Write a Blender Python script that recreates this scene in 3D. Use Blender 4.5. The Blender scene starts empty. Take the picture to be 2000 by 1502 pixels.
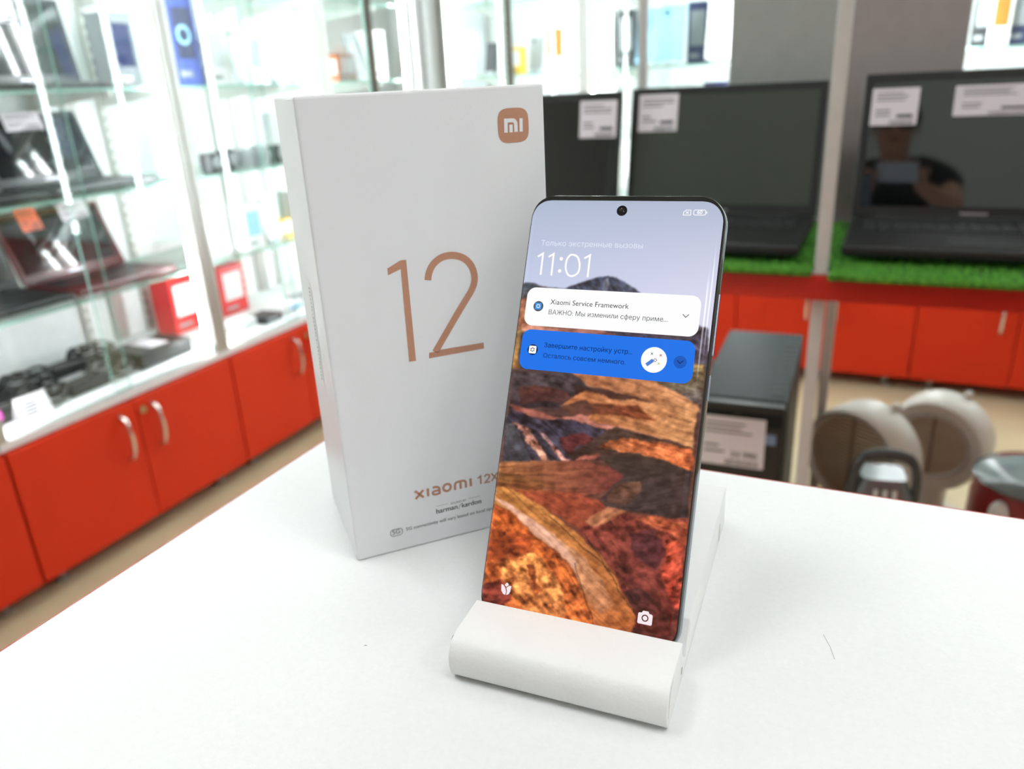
import bpy, bmesh, math, random
import numpy as np
from mathutils import Vector, Matrix
from math import sin, cos, pi, radians

# ------------------------------------------------------------------ camera
S = bpy.context.scene
COL = S.collection
FPX, CX, CY = 1516.3, 1000.0, 751.0          # focal length and centre of the 2000x1502 frame
PITCH, ROLL, YAW = radians(21.046), radians(2.9587), radians(-25.996)
CAM_Z = 1.05
HB = 0.181                                    # camera height above the counter top
TABLE_Z = CAM_Z - HB
FWD = Vector((sin(YAW) * cos(PITCH), cos(YAW) * cos(PITCH), -sin(PITCH)))
RGT0 = Vector((cos(YAW), -sin(YAW), 0))
DWN0 = FWD.cross(RGT0)
RGT = RGT0 * cos(ROLL) + DWN0 * sin(ROLL)
DWN = -RGT0 * sin(ROLL) + DWN0 * cos(ROLL)
CAM = Vector((0, 0, CAM_Z))
cd = bpy.data.cameras.new('camera')
cam = bpy.data.objects.new('camera', cd)
COL.objects.link(cam)
M3 = Matrix((RGT, -DWN, -FWD)).transposed()
cam.matrix_world = Matrix.Translation(CAM) @ M3.to_4x4()
cd.sensor_width = 36
cd.lens = FPX / 2000 * 36
cd.clip_start = 0.01
cd.dof.use_dof = True
cd.dof.focus_distance = 0.262
cd.dof.aperture_fstop = 11.0
S.camera = cam

# ------------------------------------------------------------------ world, lights, exposure
wd = bpy.data.worlds.new('world'); S.world = wd; wd.use_nodes = True
wd.node_tree.nodes['Background'].inputs[0].default_value = (0.9, 0.95, 1, 1)
wd.node_tree.nodes['Background'].inputs[1].default_value = 0.25
S.view_settings.view_transform = 'Standard'
S.view_settings.look = 'None'
S.view_settings.gamma = 1
S.view_settings.exposure = 0.0
S.view_settings.use_curve_mapping = False
S.cycles.transparent_max_bounces = 28
S.cycles.max_bounces = 7
S.cycles.diffuse_bounces = 3
S.cycles.glossy_bounces = 3
S.cycles.sample_clamp_indirect = 6.0
PANEL_LIGHT = 9.9      # ceiling light panels
LED_LIGHT = 64.0        # strips inside the glass showcases
PANEL_SPOTS = [(-0.9, 0.0), (0.5, 0.0), (1.9, 0.0), (1.9, 1.4), (0.5, -2.2), (1.9, -1.8)]


# ------------------------------------------------------------------ pixel helpers (directions only; distance from a plane)
def ray(px):
    return RGT * (px[0] - CX) + DWN * (px[1] - CY) + FWD * FPX
def atx(px, X): v = ray(px); return CAM + v * (X / v.x)
def aty(px, Y): v = ray(px); return CAM + v * (Y / v.y)
def atz(px, Z): v = ray(px); return CAM + v * ((Z - CAM_Z) / v.z)
class Plane:
    """a flat face: origin, two unit axes; uv(px) gives the metres along them"""
    def __init__(s, o, u, v):
        s.o, s.u, s.v = Vector(o), Vector(u).normalized(), Vector(v).normalized(); s.n = s.u.cross(s.v)
    def uv(s, px):
        r = ray(px); t = s.n.dot(s.o - CAM) / s.n.dot(r); d = CAM + r * t - s.o
        return (d.dot(s.u), d.dot(s.v))
    def matrix(s):
        m = Matrix((s.u, s.v, s.n)).transposed().to_4x4(); return Matrix.Translation(s.o) @ m


# ------------------------------------------------------------------ materials
def lin(c):
    f = lambda x: x / 12.92 if x <= 0.04045 else ((x + 0.055) / 1.055) ** 2.4
    return tuple(f(x / 255) for x in c[:3]) + (1,)
MATS = {}
def mat(name, rgb, rough=0.5, metal=0.0, spec=0.5, var=0.04, scale=40, bump=0.0, bscale=300, emit=None, estr=1.0, coat=0.0):
    if name in MATS: return MATS[name]
    m = bpy.data.materials.new(name); m.use_nodes = True; nt = m.node_tree
    b = nt.nodes['Principled BSDF']
    b.inputs['Roughness'].default_value = rough; b.inputs['Metallic'].default_value = metal
    b.inputs['Specular IOR Level'].default_value = spec
    b.inputs['Coat Weight'].default_value = coat
    tc = nt.nodes.new('ShaderNodeTexCoord')
    c = lin(rgb)
    if var:
        n = nt.nodes.new('ShaderNodeTexNoise'); n.inputs['Scale'].default_value = scale; n.inputs['Detail'].default_value = 4
        nt.links.new(tc.outputs['Object'], n.inputs['Vector'])
        r = nt.nodes.new('ShaderNodeValToRGB')
        r.color_ramp.elements[0].position = 0.3; r.color_ramp.elements[1].position = 0.7
        r.color_ramp.elements[0].color = tuple(x * (1 - var) for x in c[:3]) + (1,)
        r.color_ramp.elements[1].color = tuple(min(1, x * (1 + var)) for x in c[:3]) + (1,)
        nt.links.new(n.outputs['Fac'], r.inputs['Fac']); nt.links.new(r.outputs['Color'], b.inputs['Base Color'])
    else:
        b.inputs['Base Color'].default_value = c
    if bump:
        n2 = nt.nodes.new('ShaderNodeTexNoise'); n2.inputs['Scale'].default_value = bscale; n2.inputs['Detail'].default_value = 3
        nt.links.new(tc.outputs['Object'], n2.inputs['Vector'])
        bp = nt.nodes.new('ShaderNodeBump'); bp.inputs['Strength'].default_value = bump; bp.inputs['Distance'].default_value = 0.001
        nt.links.new(n2.outputs['Fac'], bp.inputs['Height']); nt.links.new(bp.outputs['Normal'], b.inputs['Normal'])
    if emit:
        b.inputs['Emission Color'].default_value = lin(emit); b.inputs['Emission Strength'].default_value = estr
    MATS[name] = m
    return m
def glass(name, tint, gloss=0.06):
    """thin clear pane: lets light straight through with a tint, mirrors a little more at grazing angles"""
    if name in MATS: return MATS[name]
    m = bpy.data.materials.new(name); m.use_nodes = True; nt = m.node_tree
    nt.nodes.remove(nt.nodes['Principled BSDF'])
    t = nt.nodes.new('ShaderNodeBsdfTransparent'); t.inputs[0].default_value = tint + (1,)
    g = nt.nodes.new('ShaderNodeBsdfGlossy'); g.inputs['Roughness'].default_value = 0.03
    g.inputs['Color'].default_value = (0.95, 1, 0.98, 1)
    fr = nt.nodes.new('ShaderNodeLayerWeight'); fr.inputs['Blend'].default_value = 0.5
    pw = nt.nodes.new('ShaderNodeMath'); pw.operation = 'POWER'; pw.inputs[1].default_value = 5.0
    mu = nt.nodes.new('ShaderNodeMath'); mu.operation = 'MULTIPLY_ADD'; mu.inputs[1].default_value = 0.9; mu.inputs[2].default_value = 0.04
    nt.links.new(fr.outputs['Facing'], pw.inputs[0]); nt.links.new(pw.outputs[0], mu.inputs[0])
    mx = nt.nodes.new('ShaderNodeMixShader')
    nt.links.new(mu.outputs[0], mx.inputs[0]); nt.links.new(t.outputs[0], mx.inputs[1]); nt.links.new(g.outputs[0], mx.inputs[2])
    nt.links.new(mx.outputs[0], nt.nodes['Material Output'].inputs[0])
    MATS[name] = m
    return m
def glow(name, rgb, strength):
    return mat(name, rgb, 0.5, var=0, emit=rgb, estr=strength)
def display(name, rgb, strength=1.0):
    """ink on a lit screen: gives off its own colour, black otherwise, with the cover glass over it"""
    if name in MATS: return MATS[name]
    m = mat(name, (0, 0, 0), 0.08, spec=0.35, var=0, emit=rgb, estr=strength)
    return m


# ------------------------------------------------------------------ mesh builder
class MB:
    def __init__(s): s.v, s.f, s.mi, s.cur = [], [], [], 0
    def add(s, vs, fs, m=None):
        o = len(s.v)
        s.v += [tuple(m @ Vector(p)) if m else tuple(p) for p in vs]
        s.f += [tuple(i + o for i in f) for f in fs]; s.mi += [s.cur] * len(fs)
        return s
    def box(s, x0, x1, y0, y1, z0, z1, m=None):
        vs = [(x, y, z) for x in (x0, x1) for y in (y0, y1) for z in (z0, z1)]
        return s.add(vs, [(0, 1, 3, 2), (4, 6, 7, 5), (0, 4, 5, 1), (2, 3, 7, 6), (0, 2, 6, 4), (1, 5, 7, 3)], m)
    def poly(s, pts, z0, z1=None, m=None):
        """flat polygon in xy at z0, or a prism from z0 to z1"""
        n = len(pts)
        if z1 is None: return s.add([(p[0], p[1], z0) for p in pts], [tuple(range(n))], m)
        vs = [(p[0], p[1], z0) for p in pts] + [(p[0], p[1], z1) for p in pts]
        return s.add(vs, [tuple(range(n))[::-1], tuple(range(n, 2 * n))] + [(i, (i + 1) % n, n + (i + 1) % n, n + i) for i in range(n)], m)
    def stroke(s, pts, w, z, m=None, closed=False):
        """a flat ribbon of width w along the points"""
        P = [Vector((p[0], p[1])) for p in pts]; n = len(P); L, R = [], []
        for i in range(n):
            a = P[i - 1] if (i or closed) else None; b = P[(i + 1) % n] if (i < n - 1 or closed) else None
            d1 = (P[i] - a).normalized() if a is not None else None; d2 = (b - P[i]).normalized() if b is not None else None
            if d1 is None: d1 = d2
            if d2 is None: d2 = d1
            t = (d1 + d2); t = t.normalized() if t.length > 1e-6 else d1
            k = w / 2 / max(0.45, abs(t.dot(d1)))
            nn = Vector((-t.y, t.x)) * k; L.append(P[i] + nn); R.append(P[i] - nn)
        vs = [(p.x, p.y, z) for p in L] + [(p.x, p.y, z) for p in R]
        fs = [(n + i, n + (i + 1) % n, (i + 1) % n, i) for i in range(n if closed else n - 1)]
        return s.add(vs, fs, m)
    def rings(s, rings, cap=True, closed=True):
        n = len(rings[0]); o = len(s.v)
        s.v += [tuple(p) for r in rings for p in r]
        k = 0
        for j in range(len(rings) - 1):
            for i in range(n if closed else n - 1):
                s.f.append((o + j * n + i, o + j * n + (i + 1) % n, o + (j + 1) * n + (i + 1) % n, o + (j + 1) * n + i)); s.mi.append(s.cur)
        if cap:
            s.f.append(tuple(o + i for i in range(n))[::-1]); s.f.append(tuple(o + (len(rings) - 1) * n + i for i in range(n))); s.mi += [s.cur] * 2
        return s
    def lathe(s, prof, seg=24, m=None, cap=True):
        """profile of (radius, z) around z"""
        R = [[(m @ Vector((r * cos(2 * pi * i / seg), r * sin(2 * pi * i / seg), z))) if m else (r * cos(2 * pi * i / seg), r * sin(2 * pi * i / seg), z) for i in range(seg)] for r, z in prof]
        return s.rings(R, cap)
    def cyl(s, p, q, r, seg=12, r2=None):
        return s.tube([p, q], r, seg, r2)
    def tube(s, pts, r, seg=8, r2=None):
        P = [Vector(p) for p in pts]; n = len(P); R = []; up = None
        for i in range(n):
            t = (P[min(i + 1, n - 1)] - P[max(i - 1, 0)]).normalized()
            if up is None: up = t.orthogonal().normalized()
            up = (up - t * up.dot(t)).normalized(); b = t.cross(up)
            rr = r if r2 is None else r + (r2 - r) * i / (n - 1)
            R.append([P[i] + (up * cos(2 * pi * k / seg) + b * sin(2 * pi * k / seg)) * rr for k in range(seg)])
        return s.rings(R)
    def build(s, name, material, parent=None, bevel=0, seg=2, smooth=False, loc=None, xf=None):
        if xf is not None: s.v = [tuple(xf @ Vector(p)) for p in s.v]
        me = bpy.data.meshes.new(name); me.from_pydata(s.v, [], s.f)
        ms = material if isinstance(material, (list, tuple)) else [material]
        for m in ms: me.materials.append(m)
        if len(ms) > 1: me.polygons.foreach_set('material_index', s.mi)
        bm = bmesh.new(); bm.from_mesh(me)
        if not name.startswith('pile'): bmesh.ops.recalc_face_normals(bm, faces=bm.faces)
        if bevel:
            es = [e for e in bm.edges if len(e.link_faces) == 2 and e.calc_face_angle(0) > 0.5]
            bmesh.ops.bevel(bm, geom=es, offset=bevel, segments=seg, profile=0.5, affect='EDGES', clamp_overlap=True)
        if smooth:
            for f in bm.faces: f.smooth = True
            for e in bm.edges:
                if len(e.link_faces) == 2 and e.calc_face_angle(0) > 0.7: e.smooth = False
        bm.to_mesh(me); bm.free(); me.update()
        o = bpy.data.objects.new(name, me); COL.objects.link(o)
        if parent: o.parent = parent
        if loc: o.location = loc
        return o
def tag(o, label, cat=None, group=None, kind=None):
    o['label'] = label
    if cat: o['category'] = cat
    if group: o['group'] = group
    if kind: o['kind'] = kind
    return o
def empty(name, label, cat, loc=(0, 0, 0), rz=0, group=None, matrix=None):
    o = bpy.data.objects.new(name, None); COL.objects.link(o)
    o.empty_display_size = 0.02
    if matrix is not None: o.matrix_world = matrix
    else: o.location = loc; o.rotation_euler = (0, 0, rz)
    return tag(o, label, cat, group)
def struct(o): o['kind'] = 'structure'; return o
def rrect(x0, x1, y0, y1, r, seg=6):
    out = []
    for cx, cy, a in ((x1 - r, y0 + r, -90), (x1 - r, y1 - r, 0), (x0 + r, y1 - r, 90), (x0 + r, y0 + r, 180)):
        out += [(cx + r * cos(radians(a + 90 * i / seg)), cy + r * sin(radians(a + 90 * i / seg))) for i in range(seg + 1)]
    return out
def circle(x, y, r, n=28): return [(x + r * cos(2 * pi * i / n), y + r * sin(2 * pi * i / n)) for i in range(n)]
def text_mesh(body, weight=0.0, spacing=1.0):
    """outline of a line of writing as flat mesh data, baseline at 0; returns verts, faces, (xmin, xmax, ymax)"""
    from mathutils.geometry import interpolate_bezier
    c = bpy.data.curves.new('t', 'FONT'); c.body = body; c.size = 1; c.space_character = spacing
    o = bpy.data.objects.new('t', c); COL.objects.link(o)
    cu = o.to_curve(bpy.context.evaluated_depsgraph_get()); loops = []
    for sp in cu.splines:
        bp = sp.bezier_points; n = len(bp)
        if n < 2: continue
        L = []
        for i in range(n):
            p, q = bp[i], bp[(i + 1) % n]
            straight = (p.handle_right - p.co).cross(q.co - p.co).length < 1e-6 and (q.handle_left - q.co).cross(q.co - p.co).length < 1e-6
            L += [Vector((v.x, v.y, 0)) for v in interpolate_bezier(p.co, p.handle_right, q.handle_left, q.co, 2 if straight else 6)[:-1]]
        ar = sum(L[i].x * L[(i + 1) % len(L)].y - L[(i + 1) % len(L)].x * L[i].y for i in range(len(L))) / 2
        if abs(ar) > 1e-7: loops.append((L, ar))
    o.to_curve_clear(); bpy.data.objects.remove(o); bpy.data.curves.remove(c)
    from mathutils.geometry import delaunay_2d_cdt
    pts, eds = [], []
    for L, _ in loops: k = len(pts); pts += [Vector((v.x, v.y)) for v in L]; eds += [(k + i, k + (i + 1) % len(L)) for i in range(len(L))]
    ov, _e, of, *_r = delaunay_2d_cdt(pts, eds, [], 0, 1e-6)
    def turns(p):                         # how often the outlines run round a point: crossing strokes stay filled, counters stay open
        w = 0
        for L, _ in loops:
            for i in range(len(L)):
                u, v = L[i], L[(i + 1) % len(L)]
                if (u.y <= p.y) != (v.y <= p.y):
                    c_ = (v.x - u.x) * (p.y - u.y) - (p.x - u.x) * (v.y - u.y)
                    if u.y <= p.y and c_ > 0: w += 1
                    elif u.y > p.y and c_ < 0: w -= 1
        return w
    vs = [Vector((v.x, v.y, 0)) for v in ov]
    fs = [tuple(f) for f in of if turns((ov[f[0]] + ov[f[1]] + ov[f[2]]) / 3)]
    if weight > 0:
        n = len(vs); base = list(vs); bf = list(fs)
        for m, dx in enumerate((-weight, weight)): vs += [v + Vector((dx, 0, 0)) for v in base]; fs += [tuple(t + n * (m + 1) for t in f) for f in bf]
    return vs, fs, (min(v.x for v in vs), max(v.x for v in vs), max(v.y for v in vs))
def writing(name, body, p0, width, material, parent, z, height=None, weight=0.0, spacing=1.0, part=None, slant=0.0, xf=None):
    """writing in the xy plane of its parent: left end of the baseline at p0, `part` (or all) of it `width` wide"""
    vs, fs, (a, b, h) = text_mesh(body, weight, spacing)
    if part: _, _, (a2, b2, _h) = text_mesh(part, weight, spacing); k = width / (b2 - a2)
    else: k = width / (b - a)
    ky = height / h if height else k
    mb = MB(); mb.add([(p0[0] + (v.x - a) * k, p0[1] + v.y * ky + slant * (v.x - a) * k, z) for v in vs], fs)
    return mb.build(name, material, parent, xf=xf)


# ------------------------------------------------------------------ the room
RX0, RX1, RY0, RY1, RZ = -2.14, 3.2, -3.2, 3.32, 2.9
M_WALL = mat('wall_paint', (206, 206, 200), 0.8, bump=0.1, bscale=120)
M_CEIL = mat('ceiling_paint', (232, 232, 228), 0.9)
def floor_material():
    m = mat('floor_laminate', (214, 196, 160), 0.45, var=0.06, scale=9)
    return m
struct(MB().box(RX0 - .1, RX1 + .1, RY0 - .1, RY1 + .1, -0.1, 0).build('floor', floor_material()))
struct(MB().box(RX0 - .1, RX1 + .1, RY0 - .1, RY1 + .1, RZ, RZ + .1).build('ceiling', M_CEIL))
struct(MB().box(RX0 - .1, RX0, RY0 - .1, RY1 + .1, 0, RZ).build('wall_left', M_WALL))
struct(MB().box(RX1, RX1 + .1, RY0 - .1, RY1 + .1, 0, RZ).build('wall_right', M_WALL))
struct(MB().box(RX0, RX1, RY1, RY1 + .1, 0, RZ).build('wall_back', M_WALL))
struct(MB().box(RX0, RX1, RY0 - .1, RY0, 0, RZ).build('wall_front', mat('grey_wall_paint', (214, 222, 218), 0.8)))
M_PANEL = glow('ceiling_panel_diffuser', (250, 252, 255), PANEL_LIGHT)
M_WMETAL = mat('white_enamel', (235, 235, 235), 0.4)
for i, (x, y) in enumerate(PANEL_SPOTS):
    t = empty('ceiling_light_panel', 'square white light panel set in the shop ceiling', 'light', (x, y, RZ), 0, 'ceiling light panels')
    MB().box(-.3, .3, -.3, .3, -.018, -.014).build('diffuser', M_PANEL, t)
    f = MB()
    for a, b, c, d in ((-.31, .31, -.31, -.3), (-.31, .31, .3, .31), (-.31, -.3, -.3, .3), (.3, .31, -.3, .3)): f.box(a, b, c, d, -.022, 0)
    f.build('frame', M_WMETAL, t)

# ------------------------------------------------------------------ the white counter in front
TX0, TY1 = -1.4966 * HB, 1.9133 * HB
M_TOP = mat('white_melamine', (243, 244, 243), 0.42, var=0.015, scale=600, bump=0.12, bscale=1500)
M_REDEDGE = mat('red_edge_band', (178, 40, 28), 0.35)
M_RED = mat('red_laminate', (208, 48, 14), 0.5, spec=0.25, var=0.03, scale=6)
t = empty('sales_counter', 'white counter with thin red edge that the phone and box stand on', 'counter', (TX0, TY1, 0))
MB().box(0.0007, 1.5, -.75, -0.0007, TABLE_Z - .025, TABLE_Z).build('counter_top', M_TOP, t)
MB().box(0, .0007, -.75, 0, TABLE_Z - .025, TABLE_Z).build('edge_band', M_REDEDGE, t)
MB().box(0.0007, 1.5, -.0007, 0, TABLE_Z - .025, TABLE_Z).build('edge_band', M_REDEDGE, t)
MB().box(.04, 1.46, -.05, -.03, .06, TABLE_Z - .025).build('front_panel', M_RED, t)
MB().box(.04, .06, -.72, -.05, .06, TABLE_Z - .025).build('side_panel', M_RED, t)
MB().box(1.44, 1.46, -.72, -.05, .06, TABLE_Z - .025).build('side_panel', M_RED, t)
MB().box(.06, 1.44, -.70, -.08, 0, .06).build('plinth', mat('dark_plinth', (60, 58, 56), 0.6), t)
# small dust marks and a hair lying on the counter
def scratch(px, py):
    a, b = atz(px, TABLE_Z), atz(py, TABLE_Z)
    return a, b
M_SCR = mat('grey_scratch', (185, 185, 180), 0.7)
a, b = atz((1608, 1240), TABLE_Z), atz((1630, 1288), TABLE_Z)
o = MB().stroke([(a.x - TX0, a.y - TY1), ((a.x + b.x) / 2 - TX0 + .0004, (a.y + b.y) / 2 - TY1), (b.x - TX0, b.y - TY1)], .00022, TABLE_Z + .0001).build('scratch', M_SCR, t)
a = atz((714, 1261), TABLE_Z)
MB().poly([(a.x - TX0 + .0006 * cos(k), a.y - TY1 + .0003 * sin(k * 1.3)) for k in range(6)], TABLE_Z + .0001).build('speck', mat('dark_speck', (90, 88, 84), .8), t)

# ------------------------------------------------------------------ the phone's box
M_CARD = mat('white_coated_card', (236, 236, 238), 0.38, var=0.012, scale=30, bump=0.05, bscale=900)
M_COPPER = mat('copper_foil', (193, 140, 114), 0.38, metal=0.15, var=0.03, scale=900, bump=0.1, bscale=4000)
M_GREYINK = mat('grey_ink', (140, 146, 146), 0.6)
M_DARKINK = mat('dark_grey_ink', (96, 100, 102), 0.6)
BW, BD, BH = 0.5028 * HB, 0.332 * HB, 1.001 * HB
BANG = radians(46.9)
bo = atz((698.7, 1097), TABLE_Z)
box = empty('phone_box', 'tall white phone box with copper numeral standing behind the smartphone', 'box', bo, BANG)
MB().box(0, BW, 0, BD, 0, BH).build('carton', M_CARD, box, bevel=.0011, seg=3)
BP = Plane(bo, (cos(BANG), sin(BANG), 0), (0, 0, 1))
FX = Matrix(((1, 0, 0, 0), (0, 0, -1, 0), (0, 1, 0, 0), (0, 0, 0, 1)))      # xy drawing -> front face of a thing
def c1(p): return BP.uv((500 + p[0] / 3.003, 140 + p[1] / 3.003))
def c2(p): return BP.uv((560 + p[0] / 2.682, 560 + p[1] / 2.682))
def c6(p): return BP.uv((720 + p[0] / 7.143, 880 + p[1] / 7.143))
def smooth_line(P, n=6):
    out = []
    for i in range(len(P) - 1):
        p0, p1, p2, p3 = [Vector(P[max(0, min(len(P) - 1, i + k))]) for k in (-1, 0, 1, 2)]
        for j in range(n):
            t = j / n
            out.append(0.5 * ((2 * p1) + (-p0 + p2) * t + (2 * p0 - 5 * p1 + 4 * p2 - p3) * t * t + (-p0 + 3 * p1 - 3 * p2 + p3) * t ** 3))
    out.append(Vector(P[-1])); return out
E1 = .00012
MB().poly([c1(p) for p in ((770, 1155), (845, 1107), (880, 1103))] + [c2(p) for p in ((677, 387), (641, 393))] + [c1(p) for p in ((848, 1157), (775, 1194))], E1).build('numeral', M_COPPER, box, xf=FX)
m = MB()
arc = smooth_line([c1(p) for p in ((1008, 1222), (1013, 1185), (1030, 1143), (1060, 1108), (1100, 1085), (1150, 1077), (1200, 1086), (1240, 1111), (1268, 1150), (1281, 1200), (1278, 1243), (1262, 1285), (1240, 1322))])
w2 = (Vector(c1((988, 1222))) - Vector(c1((1028, 1219)))).length
m.stroke(arc + [Vector(c1((1181, 1420))), Vector(c2((778, 342)))], w2, E1)
m.poly([c2(p) for p in ((745, 346), (790, 338), (800, 331), (1031, 292), (1033, 323), (746, 375))], E1)
m.build('numeral', M_COPPER, box, xf=FX)
# emblem
e0, e1 = c1((1417, 314)), c1((1598, 308)); et, eb = c1((1505, 212)), c1((1510, 417))
ecx, ecy, erx, ery = (e0[0] + e1[0]) / 2, (et[1] + eb[1]) / 2, (e1[0] - e0[0]) / 2, (et[1] - eb[1]) / 2
sq = []
for i in range(64):
    a = 2 * pi * i / 64; ca, sa = cos(a), sin(a); k = (abs(ca) ** 3.6 + abs(sa) ** 3.6) ** (-1 / 3.6)
    sq.append((ecx + erx * ca * k, ecy + ery * sa * k))
em = MB().poly(sq, E1).build('emblem', M_COPPER, box, xf=FX)
m = MB(); ew = (c1((1475, 320))[0] - c1((1454, 320))[0])
m.stroke([c1(p) for p in ((1465, 358), (1464, 287), (1498, 285))] + smooth_line([c1(p) for p in ((1498, 285), (1513, 288), (1522, 302))])[1:] + [c1((1524, 353))], ew, 2 * E1)
m.stroke([c1((1494, 310)), c1((1495, 356))], ew * .92, 2 * E1)
m.stroke([c1((1553, 273)), c1((1554, 351))], ew * .9, 2 * E1)
m.build('emblem_letters', M_CARD, em, xf=FX)
# maker's name in wide rounded letters
nw = c6((1440, 440))[0] - c6((1408, 440))[0]
q = lambda *P: [c6(p) for p in P]
m = MB()
m.stroke(q((643, 566), (768, 650)), nw, E1); m.stroke(q((762, 548), (655, 676)), nw, E1)
m.stroke(q((821, 528), (830, 636)), nw, E1)
m.stroke(smooth_line(q((892, 516), (940, 507), (972, 513), (986, 540), (990, 608)), 5), nw, E1)
m.stroke(smooth_line(q((985, 552), (930, 562), (898, 578), (900, 604), (930, 612), (970, 600), (988, 585)), 5), nw * .9, E1)
oc = [(1093 + 51 * cos(a * pi / 16), 514 + 49 * sin(a * pi / 16) - 8 * cos(a * pi / 16)) for a in range(32)]
m.stroke(q(*oc), nw, E1, closed=True)
m.stroke(smooth_line(q((1206, 549), (1204, 480), (1222, 444), (1275, 428), (1320, 419), (1348, 432), (1354, 460), (1357, 515)), 5), nw, E1)
m.stroke(q((1279, 440), (1284, 530)), nw, E1)
m.stroke(q((1419, 388), (1426, 495)), nw, E1)
m.build('brand_lettering', M_COPPER, box, xf=FX)
m = MB(); nt_ = nw * .68
m.stroke(q((1520, 388), (1560, 355), (1566, 464)), nt_, E1)
m.stroke(smooth_line(q((1618, 366), (1630, 342), (1655, 333), (1680, 342), (1682, 368), (1655, 408)), 5) + [Vector(p) for p in q((1622, 446), (1692, 432))], nt_, E1)
m.stroke(q((1712, 318), (1800, 410)), nt_, E1); m.stroke(q((1796, 300), (1716, 424)), nt_, E1)
m.build('model_lettering', M_COPPER, box, xf=FX)
a, b = c6((945, 880)), c6((1570, 733))
writing('sound_lettering', 'harman', a, c6((1240, 812))[0] - a[0], M_DARKINK, box, E1, weight=.012, xf=FX)
k = c6((1302, 792)); writing('sound_lettering', 'kardon', (k[0], a[1]), b[0] - k[0], M_DARKINK, box, E1, weight=.012, xf=FX)
k0, k1 = c6((1252, 815)), c6((1284, 745)); MB().stroke([(k0[0], a[1] - .0004), (k1[0], a[1] + .0021)], .00022, E1).build('slash', M_GREYINK, box, xf=FX)
a, b = c6((1145, 752)), c6((1360, 706)); writing('caption_lettering', 'SOUND BY', a, b[0] - a[0], M_GREYINK, box, E1, xf=FX)
for p, r in (((940, 778), (1105, 745)), ((1395, 668), (1560, 636))):
    a, b = c6(p), c6(r); MB().stroke([a, (b[0], a[1])], .00012, E1).build('rule_line', M_GREYINK, box, xf=FX)
a, b = c6((525, 1118)), c6((1620, 858)); writing('notice_lettering', '5G connectivity will vary based on local operator', a, b[0] - a[0], M_GREYINK, box, E1, part='5G connectivity will vary based on local', weight=.006, xf=FX)
a, b, c, d = c6((300, 1110)), c6((472, 1070)), c6((476, 1160)), c6((306, 1206))
bd = MB().stroke(rrect(a[0], c[0], d[1], b[1] - .0001, .0012), .00028, E1, closed=True).build('badge', M_GREYINK, box, xf=FX)
a2, b2 = c6((332, 1175)), c6((440, 1148)); writing('badge_lettering', '5G', (a2[0], a2[1]), b2[0] - a2[0], M_GREYINK, bd, E1, weight=.01, xf=FX)
# paper seal with tiny print on the narrow left side
SX = Matrix(((0, 0, -1, 0), (-1, 0, 0, BD), (0, 1, 0, 0), (0, 0, 0, 1)))    # xy drawing -> left side face (x from the back edge)
st = MB().poly(rrect(.003, .034, .068, .112, .001), .0001).build('seal_label', mat('paper_label', (240, 240, 240), .5), box, xf=SX)
m = MB(); random.seed(3)
for i in range(26):
    y = .0705 + i * .00155; x = .0285 + random.uniform(-.0006, .0006); m.box(x, x + random.uniform(.0008, .0022), y, y + .0008, .00015, .0002)
m.build('seal_print', M_GREYINK, st, xf=SX)['kind'] = 'stuff'

# ------------------------------------------------------------------ the stand
M_STAND = mat('white_painted_wood', (250, 250, 248), 0.5, var=0.02, scale=60, bump=0.25, bscale=350)
so = atz((888, 1315), TABLE_Z); SANG = radians(3.1); SW = 0.3925 * HB
stand = empty('phone_stand', 'white painted slotted block holding the smartphone upright', 'phone stand', so, SANG)
prof = [(.0004, 0), (-.0018, .0014), (-.0030, .0042), (-.0034, .0075), (-.0027, .0108), (-.0008, .0134), (.0022, .0146), (.006, .01495), (.0203, .0150), (.0206, .0145),
        (.0206, .0068), (.0279, .0034), (.0336, .0143), (.0342, .0147), (.1205, .0178), (.1212, .0172), (.1212, .0008), (.1205, 0)]
prof = [tuple(p) for p in smooth_line(prof[:8], 4)] + prof[8:]
m = MB(); n = len(prof)
m.add([(x, y, z) for x in (0, SW) for y, z in prof], [tuple(range(n))[::-1], tuple(range(n, 2 * n))] + [(i, (i + 1) % n, n + (i + 1) % n, n + i) for i in range(n)])
m.build('block', M_STAND, stand, bevel=.0003, seg=2, smooth=True)
# chipped paint along the edges
M_CHIP = mat('bare_grey_wood', (150, 142, 128), 0.8)
def chip(pts, x):
    MB().poly(pts, x, None, Matrix(((0, 0, 1, 0), (1, 0, 0, 0), (0, 1, 0, 0), (0, 0, 0, 1)))).build('paint_chip', M_CHIP, stand)
chip([(.0002, .0139), (.0012, .0144), (.002, .0142), (.0035, .0132), (.0022, .0118), (.0006, .0125)], -.00006)
chip([(-.0018, .0042), (-.0006, .0105), (.0016, .0132), (.0058, .0144), (.0056, .0142), (.0018, .0127), (-.0001, .0099), (-.0014, .0045)], SW + .00006)
chip([(.0338, .0134), (.0341, .0136), (.0318, .0086), (.0315, .0087)], SW + .00006)
chip([(.1035, .0012), (.1052, .0012), (.1056, .0085), (.1047, .009)], SW + .00006)
chip([(.019, .0035), (.0203, .0030), (.0212, .0052), (.0197, .0058)], SW + .00006)

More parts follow.
